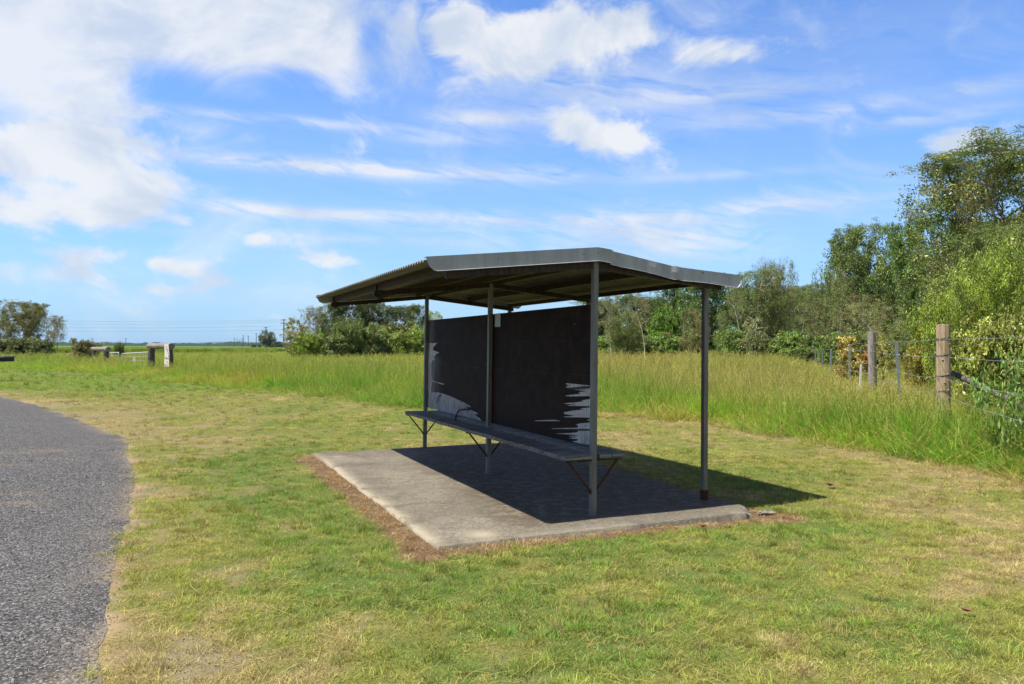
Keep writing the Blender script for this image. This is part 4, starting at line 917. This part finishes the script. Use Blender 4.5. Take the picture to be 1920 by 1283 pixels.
tree('bush', 573, 630, 50, 70, (.13, .19, .018), 'bright yellow-green bush at the left foot of the copse', 'bush', G2)
for i, (x, yt, wp, c_, lb) in enumerate([(632, 632, 52, (.06, .09, .025), 'dull green bush right of the conical tree'), (662, 614, 46, (.06, .10, .024), 'taller mid green bush below the broadest dark tree'), (694, 616, 50, (.075, .115, .03), 'pale green bush in the middle of the copse front'), (722, 632, 46, (.055, .08, .026), 'grey-green bush with dark stems in the copse front'), (752, 626, 54, (.11, .16, .022), 'yellow-green bush left of the left shelter post'), (788, 622, 52, (.115, .17, .022), 'yellow-green bush behind the left shelter post'), (830, 618, 60, (.10, .15, .02), 'yellow-green bush mostly hidden behind the wall panel'), (645, 604, 50, (.045, .07, .02), 'dark bush tucked under the second tree of the copse'), (735, 612, 60, (.04, .06, .02), 'dark bush tucked under the right half of the copse')]):
    tree(('bush_b', 'bush')[i % 2], x, yt, wp*1.15, 72+i*.8+(10 if i > 6 else 0), c_, lb, 'bush', G2)
tree('sapling_b', 545, 612, 44, 66, (.13, .15, .04), 'straggly yellow-green sapling beside the nearest power pole', 'sapling')
tree('sapling_b', 556, 600, 40, 70, (.10, .12, .04), 'straggly taller sapling between the nearest power pole and the copse', 'sapling')
# trees at the far left
G3 = 'trees at the left edge'
tree('gum', 4, 564, 58, 100, (.045, .058, .020), 'dark gum cut off by the left edge of the picture', group=G3)
tree('big_b', 34, 568, 78, 98, (.062, .066, .020), 'broad olive-brown gum, widest of the group at the left edge', group=G3, bark='bark_grey')
tree('gum', 18, 578, 52, 102, (.050, .062, .022), 'olive gum squeezed behind the two leftmost gums', group=G3)
tree('gum', 62, 580, 58, 97, (.060, .064, .020), 'olive gum at the right side of the left-edge group', group=G3)
tree('sparse', 92, 592, 40, 96, (.085, .09, .055), 'pale half-bare tree beside the left-edge group', group=G3, bark='bark_grey')
tree('sparse', 108, 598, 42, 94, (.095, .09, .055), 'pale round-headed half-bare tree, rightmost of the left group', group=G3, bark='bark_grey')
tree('bush_b', 161, 641, 40, 62, (.095, .085, .035), 'round brownish bush left of the farther log frame', 'bush')
tree('bush', 222, 647, 16, 72, (.06, .085, .02), 'small green bush behind the farther log frame', 'bush')
for i, (x, yt, wp, Y) in enumerate([(12, 640, 50, 88), (40, 638, 46, 86), (70, 640, 44, 85)]):
    tree('bush', x, yt, wp, Y, (.05, .065, .025), 'low scrubby bush at the foot of the left-edge gums', 'bush', 'scrub under the left-edge gums')
# far trees by the road
tree('umbrella', 498, 622, 26, 300, (.030, .042, .024), 'dark wind-shaped tree by the line of power poles', group='far trees by the power poles')
tree('dense', 507, 636, 22, 300, (.028, .040, .022), 'dark rounded tree right beside the wind-shaped tree', group='far trees by the power poles')
tree('dense', 477, 646, 9, 300, (.028, .040, .024), 'small dark round bush left of the wind-shaped tree', 'bush')
tree('dense_b', 487, 646, 8, 300, (.028, .040, .024), 'smaller dark bush between the round bush and the wind-shaped tree', 'bush')
tree('dense', 522, 641, 20, 290, (.03, .04, .026), 'low dark tree left of the nearest power pole', group='far trees by the power poles')

kind('broad', seed=21, H=1.9, spread=.95, cb=.15, limbs=7, sub=3, clump=.24, leaves=9, leaf=(.16, .058), stems=3, tr=.018, dry=.07, droop=.5, flat=1.0, vary=.3, fill=.2)
tree('broad', 1898, 672, 135, 9.9, (.075, .155, .028), 'fresh green broad-leaved shrub in front of the fence at the right edge', 'shrub', bark='bark_grey')
tree('broad', 1980, 650, 150, 10.4, (.07, .14, .028), 'green broad-leaved shrub cut off by the right edge of the picture', 'shrub', bark='bark_grey')
tree('broad', 1850, 862, 52, 9.6, (.07, .14, .02), 'small leafy weed low at the margin of the long grass', 'shrub', bark='bark_grey')
# ================================================================== wire fence
def FX(Y): return 7.2+.335*(Y-12.5)
fence = empty('wire_fence', (FX(12.5), 12.5, float(zg(FX(12.5), 12.5))))
tag(fence, 'barbed wire fence with two thick wooden posts and steel pickets running back toward the wood', 'fence')
fo = np.array(fence.location)
def rel(p): return tuple(np.array(p, float)-fo)
def wood_post(Y, ztop, r, m, lean, seed, lbl):
    x = FX(Y); g = float(zg(x, Y)); rr2 = random.Random(seed); b = MB(); n = 20; k = 18; base = 0
    ring = []
    for i in range(k):
        t = i/(k-1); z = g-.3+(ztop-g+.3)*t; cx = x+lean*(z-g); rad = r*(1.08-.10*t)*(1+.02*math.sin(t*17+seed))
        if i == k-1: rad *= .97
        for j in range(n):
            a = 2*math.pi*j/n; f = 1+.03*math.sin(3*a+seed+t*3)+.014*math.sin(9*a+seed*2)+rr2.uniform(-.006, .006)
            b.v.append(rel((cx+rad*f*math.cos(a), Y+rad*f*math.sin(a), z+(.006*math.sin(2*a) if i == k-1 else 0))))
    for i in range(k-1):
        for j in range(n): b.f.append([i*n+j, i*n+(j+1) % n, (i+1)*n+(j+1) % n, (i+1)*n+j])
    b.f.append([(k-1)*n+j for j in range(n)])
    o = b.build('wooden_post', m, fence, bevel=.006, smooth=False); o['label'] = lbl
    return o
wp1 = wood_post(12.5, 1.945, .106, M['post_wood'], .0, 3, 'smooth round brown wooden post with cut limb knots')
wp2 = wood_post(20.5, 1.985, .105, M['grey_wood'], -.02, 8, 'rough grey weathered wooden post')
kb = MB()
for (z, a) in [(1.42, -1.2), (1.36, -2.2), (1.12, -1.5), (.98, -1.9), (1.62, -1.1), (.86, -1.3)]:
    cx, cy = FX(12.5)+.104*math.cos(a), 12.5+.104*math.sin(a)
    kb = MB(); kb.tube([rel((cx-.01*math.cos(a), cy-.01*math.sin(a), z)), rel((cx+.010*math.cos(a), cy+.010*math.sin(a), z)), rel((cx+.014*math.cos(a), cy+.014*math.sin(a), z))], [.018, .014, .006], 8)
    o = kb.build('knot', M['post_wood'], wp1, smooth=True); o.location = (0, 0, 0)
def picket(Y, ztop, w_=.032, lean=(0, 0), pale=False):
    x = FX(Y); g = float(zg(x, Y)); b = MB()
    for (dx0, dx1, dy0, dy1) in [(-w_, w_, -.003, .003), (-.003, .003, .003, w_*1.1)]:
        p = []
        for z in (g-.2, ztop):
            l_ = (z-g); p += [rel((x+dx+lean[0]*l_, Y+dy+lean[1]*l_, z)) for dx, dy in ((dx0, dy0), (dx1, dy0), (dx1, dy1), (dx0, dy1))]
        b.hexa(p)
    return b.build('steel_picket', M['picket'], fence)
picket(16.4, 1.70, .032, (-.055, 0)); picket(26, 1.66)
for Y in (33.2, 37.8, 40.8, 43, 45.2, 47.5, 49.6, 53, 57, 61): picket(Y, 1.46, .04)
WZ = [(1.70, 1.70), (1.42, 1.50), (1.08, 1.12), (.82, .84)]
for k, (za, zb) in enumerate(WZ):
    nodes = [(5.5, za), (12.5, za), (16.4, za-.01), (20.5, zb), (26, zb-.05), (33.2, zb-.22), (61, zb-.24)]
    b = MB(); P = []
    for (ya, z0), (yb, z1) in zip(nodes[:-1], nodes[1:]):
        for i in range(14):
            t = i/14; Y = ya+(yb-ya)*t; sg = (.02+.035*(k >= 2)+.03*(k == 3))*4*t*(1-t)*(yb < 21)
            P.append((FX(Y)-.11, Y, z0+(z1-z0)*t-sg+.004*math.sin(Y*9+k)))
    P.append((FX(61)-.11, 61, nodes[-1][1])); b.tube([rel(p) for p in P], .0027, 5)
    for i in range(0, 140):
        Y = 6+i*.15; t = (Y-6)
        a, c_ = np.interp(Y, [p[1] for p in P], [p[0] for p in P]), np.interp(Y, [p[1] for p in P], [p[2] for p in P])
        d = np.array([random.uniform(-1, 1), .4, random.uniform(-1, 1)]); d = d/np.linalg.norm(d)*.016
        b.tube([rel(np.array([a, Y, c_])-d), rel(np.array([a, Y, c_])+d)], .0022, 3)
    b.build('barbed_wire', M['wire'], fence)
    r_ = MB(); pts = []
    for i in range(44):
        a = i/43*math.pi*(4 if k < 3 else 2); pts.append(rel((FX(12.5)+.111*math.cos(a), 12.5+.111*math.sin(a), za+.012*math.sin(i*.5)+.0006*i)))
    r_.tube(pts, .0038, 5).build('wire_wrap', M['wire_dark'], wp1)
# diagonal stay behind the nearest post
s0 = atY(1786, 700, 12.7); s1 = atY(1905, 757, 11.6)
MB().tube([rel(s0), rel((s0+s1)/2+np.array([0, 0, .01])), rel(s1), rel(s1+(s1-s0)*.6)], [.045, .05, .052, .05], 9).build('stay', M['log'], fence, smooth=True)['label'] = 'grey timber stay slanting down from the nearest post'
# white marker stake
p = atY(1612, 700, 19.2); g = float(zg(p[0], p[1])); b = MB(); ztop = float(atY(1614, 684, 19.2)[2])
b.hexa([(p[0]-.028, p[1]-.01, g-.05), (p[0]+.028, p[1]-.01, g-.05), (p[0]+.028, p[1]+.01, g-.05), (p[0]-.028, p[1]+.01, g-.05), (p[0]+.01, p[1]-.01, ztop), (p[0]+.058, p[1]-.01, ztop+.01), (p[0]+.058, p[1]+.01, ztop+.01), (p[0]+.01, p[1]+.01, ztop)])
tag(b.build('marker_stake', M['white'], bevel=.003), 'short white marker stake leaning in the long grass before the grey fence post', 'stake')

# ================================================================== log frames, gates and sign
def logframe(x0, x1, ytop, Y0, Y1, thick, postw, label, seed):
    a = atY(x0, ytop, Y0); b_ = atY(x1, ytop, Y1); g = float(zg((a[0]+b_[0])/2, (Y0+Y1)/2)); base = ((a[0]+b_[0])/2, (Y0+Y1)/2, g)
    e = empty('log_frame', base); tag(e, label, 'log frame', 'log frames beside the paddock gates')
    rl = lambda p: tuple(np.array(p, float)-np.array(base)); r = random.Random(seed); zt = (a[2]+b_[2])/2-thick/2
    d = (b_-a); d[2] = 0; dn = d/np.linalg.norm(d)
    pts, rd = [], []
    for i in range(9):
        t = -.04+1.08*i/8; q = a+d*t; pts.append(rl((q[0], q[1], zt+r.uniform(-.02, .02)))); rd.append(thick/2*(.88+.2*t)*(1+r.uniform(-.06, .06)))
    MB().tube(pts, rd, 12).build('top_log', M['log_pale'], e, smooth=False)
    for t, k in ((.09, .85), (.92, 1.0)):
        q = a+d*t; pp = []; rr2 = []
        for i in range(7):
            z = -.2+(zt-thick*.35-g+.2)*i/6; pp.append((q[0]-base[0]+r.uniform(-.02, .02), q[1]-base[1], z)); rr2.append(postw/2*k*(1.12-.14*i/6)*(1+r.uniform(-.05, .05)))
        MB().tube(pp, rr2, 12).build('log_post', M['log'], e)
    # dark sawn face of the log that points this way
    q = b_+d*.045
    return e, a, b_, zt
lf1 = logframe(281, 320, 643.5, 46.5, 43.5, .36, .46, 'nearer log frame of two thick grey posts under a bleached log, carrying the white sign', 5)
lf2 = logframe(175, 202, 650.5, 60, 56, .34, .42, 'farther log frame standing left of the pipe gates', 6)
# sign board: two sheets, the upper leaning
def sheet(q, name, parent, m, th=.02):
    q = [np.array(p, float) for p in q]; n = np.cross(q[1]-q[0], q[3]-q[0]); n = n/np.linalg.norm(n)*th
    b = MB(); b.hexa([tuple(p) for p in q]+[tuple(p+n) for p in q]); return b.build(name, m, parent)
sb = atY(313, 688, 43.0); se = empty('sign_board', tuple(sb)); tag(se, 'narrow white sign board with red and black print on the nearer log frame', 'sign')
def sp3(x, y): return atY(x, y, 43.05-.02*(x-308))-sb
u = sheet([sp3(309.3, 664), sp3(317.6, 663), sp3(316.2, 645), sp3(308.5, 646.5)], 'upper_sheet', se, M['white'])
l = sheet([sp3(308.2, 688), sp3(317.2, 688), sp3(318.0, 663), sp3(309.3, 664)], 'lower_sheet', se, M['white'])
for (x0, x1, y0, y1, m, par) in [(310.5, 314, 649, 650.2, 'pink', u), (310.8, 312.4, 652.5, 655.5, 'tan_print', u), (313.3, 315, 653, 660, 'pink', u), (315.6, 316.9, 662.8, 664, 'black', l), (316, 317.2, 667, 668.8, 'black', l), (309.8, 312.2, 669, 672, 'pink', l), (311.2, 312.8, 669.6, 671.8, 'red', l), (313.8, 315.1, 671.3, 673.3, 'red', l), (315.7, 316.9, 671.3, 673.3, 'red', l), (309.4, 310.8, 672.2, 672.9, 'red', l), (312, 314.6, 678.2, 679, 'black', l), (309.6, 310.6, 682.5, 684.5, 'tan_print', l), (313, 315.4, 682.8, 683.3, 'tan_print', l)]:
    q = [sp3(x, y)+np.array([0, -.035, 0]) for x, y in ((x0, y1), (x1, y1), (x1, y0), (x0, y0))]
    sheet(q, 'print', par, M[m], .004)
def gate(p0, p1, label, bars=8, tag_at=None):
    p0 = np.array(p0); p1 = np.array(p1); g = float(zg(*((p0+p1)/2)[:2])); base = np.array([*((p0+p1)/2)[:2], g]); e = empty('pipe_gate', tuple(base))
    tag(e, label, 'gate', 'pipe gates between the log frames')
    f = lambda t, z: tuple(p0+(p1-p0)*t-base+np.array([0, 0, 0]) if z is None else np.array([*(p0+(p1-p0)*t-base)[:2], z]))
    h0, h1 = p0[2]-g, p1[2]-g; zz = lambda t, k: (h0+(h1-h0)*t)*k
    b = MB(); b.tube([f(0, .12), f(0, h0-.04), f(.03, h0), f(.97, h1), f(1, h1-.04), f(1, .12), f(0, .12)], .034, 7, cap=False); b.build('frame', M['pipe'], e)
    for k in (.32, .55, .78): MB().tube([f(0, zz(0, k)), f(1, zz(1, k))], .007, 4).build('rail', M['pipe'], e)
    for i in range(1, bars): MB().tube([f(i/bars, .14), f(i/bars, zz(i/bars, .97))], .008, 4).build('bar', M['pipe'], e)
    if tag_at:
        t, k = tag_at; c0 = np.array(f(t, zz(t, k))); MB().hexa([tuple(c0+np.array(q)) for q in [(-.10, -.02, -.16), (.12, -.02, -.20), (.12, 0, -.20), (-.10, 0, -.16), (-.06, -.02, .16), (.10, -.02, .14), (.10, 0, .14), (-.06, 0, .16)]]).build('tag', M['white'], e)
gate(atY(229, 663.2, 52), atY(279, 660.6, 47), 'wider pipe gate with a white tag, against the nearer log frame', 10, (.48, .62))
gate(atY(205, 661.6, 56), atY(222.5, 661.2, 52), 'narrower pipe gate with a thick white end post, against the farther log frame', 4)

# dark box poking in at the left edge
p = atY(-16, 673, 33); g = float(zg(p[0], p[1])); bx0 = atY(-45, 678, 33); bx1 = atY(13, 668, 33); be_ = empty('metal_box', (p[0], p[1], g))
tag(be_, 'dark grey flat-topped box above the grass, cut off by the left edge', 'box')
q = lambda x, y, z: (x-p[0], y-p[1], z-g)
MB().box(bx0[0], bx1[0], 32.8, 33.5, bx0[2], bx1[2]-.07, q).build('body', M['boxgrey'], be_, bevel=.01)
MB().box(bx0[0], bx1[0]+.03, 32.77, 33.53, bx1[2]-.068, bx1[2], q).build('lid', M['boxlight'], be_, bevel=.01)
MB().box(p[0]-.06, p[0]+.06, 33.1, 33.22, g-.2, bx0[2]+.01, q).build('post', M['log'], be_)

# ================================================================== power line
def pole(x, ytop, Y, label, r=.2, arms=1, group='power poles along the far road'):
    t = atY(x, ytop, Y); g = float(zg(t[0], Y)); e = empty('power_pole', (t[0], Y, g)); tag(e, label, 'power pole', group); h = t[2]-g
    MB().tube([(0, 0, -.5), (0, 0, h*.5), (0, 0, h)], [r*1.15, r, r*.8], 8).build('shaft', M['pole'], e)
    for a in range(arms):
        z = h-.45-1.1*a; MB().box(-1.1, 1.1, -.30, -.18, z-.08, z+.08).build('crossarm', M['pole'], e)
        for xx in (-.95, -.4, .4, .95): MB().tube([(xx, -.24, z+.08), (xx, -.24, z+.32)], .05, 6).build('insulator', M['boxlight'], e)
    return t
t0 = pole(532.3, 598, 255, 'nearest and tallest power pole, left of the copse', .19, 2)
pole(498.6, 613, 369, 'power pole rising out of the wind-shaped tree', .22)
pole(480.5, 625, 553, 'power pole just left of the wind-shaped tree', .24)
for (x, yt, Y, wd) in [(465.6, 630, 680, 'power pole third left of the wind-shaped tree\'s pole, standing alone'), (456.3, 629, 720, 'taller power pole of the close-set pair in the far row'), (454.4, 634, 800, 'shorter power pole of the close-set pair in the far row'), (449.8, 637, 900, 'faintest power pole, left of the close-set pair'), (444.4, 635, 850, 'second power pole from the left end of the far row'), (439.3, 634, 820, 'power pole at the left end of the far row')]:
    pole(x, yt, Y, wd, .27)
pole(236, 634, 700, 'lone far power pole between the two log frames', .27, 1, 'power poles beyond the gates')
for k, (ya, yb, ym) in enumerate([(596, 600, 603), (601, 603.5, 608), (608, 611, 615), (617, 618.5, 622)]):
    a = atY(532, yb, 255); c_ = atY(-160, ya, 235); b = MB(); P = []
    for i in range(25):
        t = i/24; q = c_*(1-t)+a*t; q[2] -= (ym-(ya+yb)/2)/F*245*4*t*(1-t); P.append(q)
    o = b.tube(P, .020, 4).build('power_line_wire', M['wire_dark'])
    tag(o, ['topmost power wire crossing the sky left of the nearest power pole', 'second power wire from the top, crossing left of the nearest power pole', 'third power wire from the top, crossing left of the nearest power pole', 'lowest power wire crossing left of the nearest power pole'][k], 'power wire', 'wires of the power line')
# ================================================================== cane fields, far woodland, hills
def f_cane(t):
    g_ = t.new('ShaderNodeNewGeometry').outputs['Position']; n = t.noise(g_, .6, 5, .7); n2 = t.noise(scalev(t, g_, .02, .3, .1), 1, 3, .6)
    c = t.mix(t.ramp(n, .3, .7), (.05, .10, .015), (.13, .22, .03)); t.put(t.b.inputs['Base Color'], t.mix(t.ramp(n2, .4, .6, 0, .4), c, (.15, .22, .04)))
M['cane'] = mat('cane_leaves', f_cane, Roughness=.9)
CT = [hidden_obj('cane_tuft', tuft_mesh('cane_tuft', 60, .5, .9, 1.45, .05, .1, .8, 3, .05, 2.0, 500+i), M['grass']) for i in range(2)]
def cane(xa, xb, Y0, Y1, h, name, label, dens=1.1):
    A_ = atY(xa, 650, Y0)[0]; B_ = atY(xb, 650, Y0)[0]; A2 = atY(xa-60, 650, Y1)[0]; B2 = atY(xb, 650, Y1)[0]
    nu, nv = 60, 40; V_ = []
    for j in range(nv+1):
        t = j/nv; y = Y0+.5+(Y1-Y0)*t**2; x0 = A_+(A2-A_)*t**2; x1 = B_+(B2-B_)*t**2
        for i in range(nu+1): x = x0+(x1-x0)*i/nu; V_.append((x, y, h*(.72+.1*random.random()) if 0 < i < nu and j > 0 else 0.))
    F_ = [[j*(nu+1)+i, j*(nu+1)+i+1, (j+1)*(nu+1)+i+1, (j+1)*(nu+1)+i] for j in range(nv) for i in range(nu)]
    o = link(name+'_canopy', npmesh(name, np.array(V_), np.array(F_)), M['cane']); tag(o, label+', the body of the crop', 'cane crop', kind='stuff')
    n = int(dens*(B_-A_)*34); x = rng.uniform(A_, B_, n); y = Y0+34*rng.random(n)**1.5; tn_ = mixc(np.array((.07, .15, .012)), np.array((.17, .26, .025)), rng.random(n))
    hh_ = rng.uniform(.85, 1.05, n)*h/1.25
    scatter(name, np.stack([x, y, np.zeros(n)-.05], -1), np.stack([hh_*0+1.3, hh_*0+1.3, hh_], -1), np.stack([np.zeros(n), np.zeros(n), rng.uniform(0, 6.28, n)], -1), tn_, rng.integers(0, 2, n), CT, label, 'cane crop')
cane(-60, 427, 150, 420, 1.25, 'sugar_cane', 'bright green young cane crop beyond the gates at the left')
cane(447, 640, 210, 520, 1.2, 'sugar_cane_strip', 'green cane crop right of the far track, before the power poles')
def ridge(name, Y, x0, x1, prof, col, kindv, step, rough, label=None, depth=200):
    xs_ = np.arange(x0, x1, step); pr = np.interp(xs_, [p[0] for p in prof], [p[1] for p in prof]); V_ = []; F_ = []
    for i, x in enumerate(xs_):
        X_ = (x-960)/F*Y; h = pr[i]*(1-rough+2*rough*float(fbm(x*.13, 0*x+Y, 71, 5)))
        V_ += [(X_, Y, -3), (X_, Y+depth*.12, h*.6), (X_, Y+depth*.5, h), (X_, Y+depth, -3)]
    for i in range(len(xs_)-1):
        for j in range(3): F_.append([i*4+j, (i+1)*4+j, (i+1)*4+j+1, i*4+j+1])
    def f(t):
        g_ = t.new('ShaderNodeNewGeometry').outputs['Position']; n = t.noise(scalev(t, g_, 1, 1, 3), .03, 5, .6)
        t.put(t.b.inputs['Base Color'], t.mix(n, tuple(c*.75 for c in col), tuple(c*1.25 for c in col)))
    o = link(name, npmesh(name, np.array(V_), np.array(F_), smooth=False), mat(name+'_cover', f, Roughness=1.0)); tag(o, label, None, kind=kindv)
    if label: o['category'] = 'woodland'
    return o
ridge('hills', 7000, -500, 2500, [(-500, 24), (60, 26), (140, 34), (200, 24), (270, 28), (330, 34), (390, 46), (420, 40), (450, 30), (560, 24), (900, 26), (2500, 30)], (.045, .07, .04), 'structure', 3, .22, None, 1500)
ridge('far_woodland', 1700, -500, 2400, [(-500, 8), (400, 7), (430, 9), (470, 8), (800, 10), (2400, 12)], (.03, .05, .02), 'stuff', 1.2, .55, 'dark strip of far-off trees along the horizon below the hills', 60)
# pale gravel track between the two cane blocks
tv = []; 
for (xa, xb, y, z) in [(428, 446, 664, .0), (430, 446, 660.5, .0), (429, 443, 658, .0), (420, 432, 656, 0)]:
    Y = {664: 146, 660.5: 185, 658: 240, 656: 330}[y]; tv += [(atY(xa, 650, Y)[0], Y, float(zg(0, Y))+.03), (atY(xb, 650, Y)[0], Y, float(zg(0, Y))+.03)]
M['track'] = plain('pale_track_gravel', (.34, .30, .24), .95)
tag(link('track', npmesh('track', np.array(tv), [[0, 1, 3, 2], [2, 3, 5, 4], [4, 5, 7, 6]]), M['track']), kind='structure')
# ================================================================== fallen leaves on the lawn
M['dead_leaf'] = plain('dead_leaf', (.20, .11, .06), .8); M['pale_leaf'] = plain('bleached_leaf', (.50, .42, .30), .8)
for (x, y, sz, m, rz, lb) in [(1556, 913, .11, 'dead_leaf', .4, 'curled brown dead leaf on the lawn past the tip of the shelter shadow'), (1812, 1146, .075, 'dead_leaf', .1, 'small brown dead leaf lying on the lawn at the lower right'), (1318, 988, .09, 'dead_leaf', 1.2, 'orange-brown leaf standing at the edge of the dead grass below the slab corner')]:
    p = atz(x, y, -.02); g = float(zg(p[0], p[1])); b = MB(); n = 7
    for i in range(n):
        t = i/(n-1)-.5; wv_ = sz*.32*math.sqrt(max(.0, 1-(2*t)**2)); zc_ = .028+.25*sz*(2*t)**2
        b.v += [(sz*t, -wv_, zc_+wv_*.7), (sz*t, 0, zc_), (sz*t, wv_, zc_+wv_*.7)]
    b.f = [[i*3+j, (i+1)*3+j, (i+1)*3+j+1, i*3+j+1] for i in range(n-1) for j in range(2)]
    o = b.build('fallen_leaf', M[m], smooth=True); o.location = (p[0], p[1], g); o.rotation_euler = (0, .1, rz); solid(o, .0012); tag(o, lb, 'leaf')

rr3 = random.Random(5); cr = atz(1432, 955, -.02)
bm_ = bmesh.new()
for i in range(16):
    bm_.verts.new((rr3.gauss(0, .045), rr3.gauss(0, .03), abs(rr3.gauss(.01, .018))))
bmesh.ops.convex_hull(bm_, input=bm_.verts[:]); bmesh.ops.subdivide_edges(bm_, edges=bm_.edges[:], cuts=2, use_grid_fill=True)
for v_ in bm_.verts: v_.co += Vector((rr3.gauss(0, .003), rr3.gauss(0, .003), rr3.gauss(0, .003)))
me = bpy.data.meshes.new('concrete_chunk'); bm_.to_mesh(me); bm_.free()
M['rubble'] = plain('rubble_concrete', (.26, .245, .21), .95, 0, .5)
o = link('concrete_chunk', me, M['rubble']); o.location = (float(cr[0])+.03, float(cr[1]), float(zg(cr[0], cr[1]))+.005); o.rotation_euler.z = .5
tag(o, 'broken chunk of concrete lying at the crumbled right corner of the slab', 'rubble')
# ================================================================== air
b = MB(); b.box(-9000, 9000, -60, 9600, -6, 75); hz = b.build('haze'); tag(hz, kind='stuff')
hm = bpy.data.materials.new('haze_air'); hm.use_nodes = True; t = NT(hm.node_tree); t.n.clear(); o_ = t.new('ShaderNodeOutputMaterial'); vp = t.new('ShaderNodeVolumePrincipled')
vp.inputs['Color'].default_value = (.50, .72, 1, 1); vp.inputs['Density'].default_value = 6.5e-5; t.l.new(vp.outputs[0], o_.inputs['Volume']); hz.data.materials.append(hm)
hm.cycles.homogeneous_volume = True if hasattr(hm.cycles, 'homogeneous_volume') else None
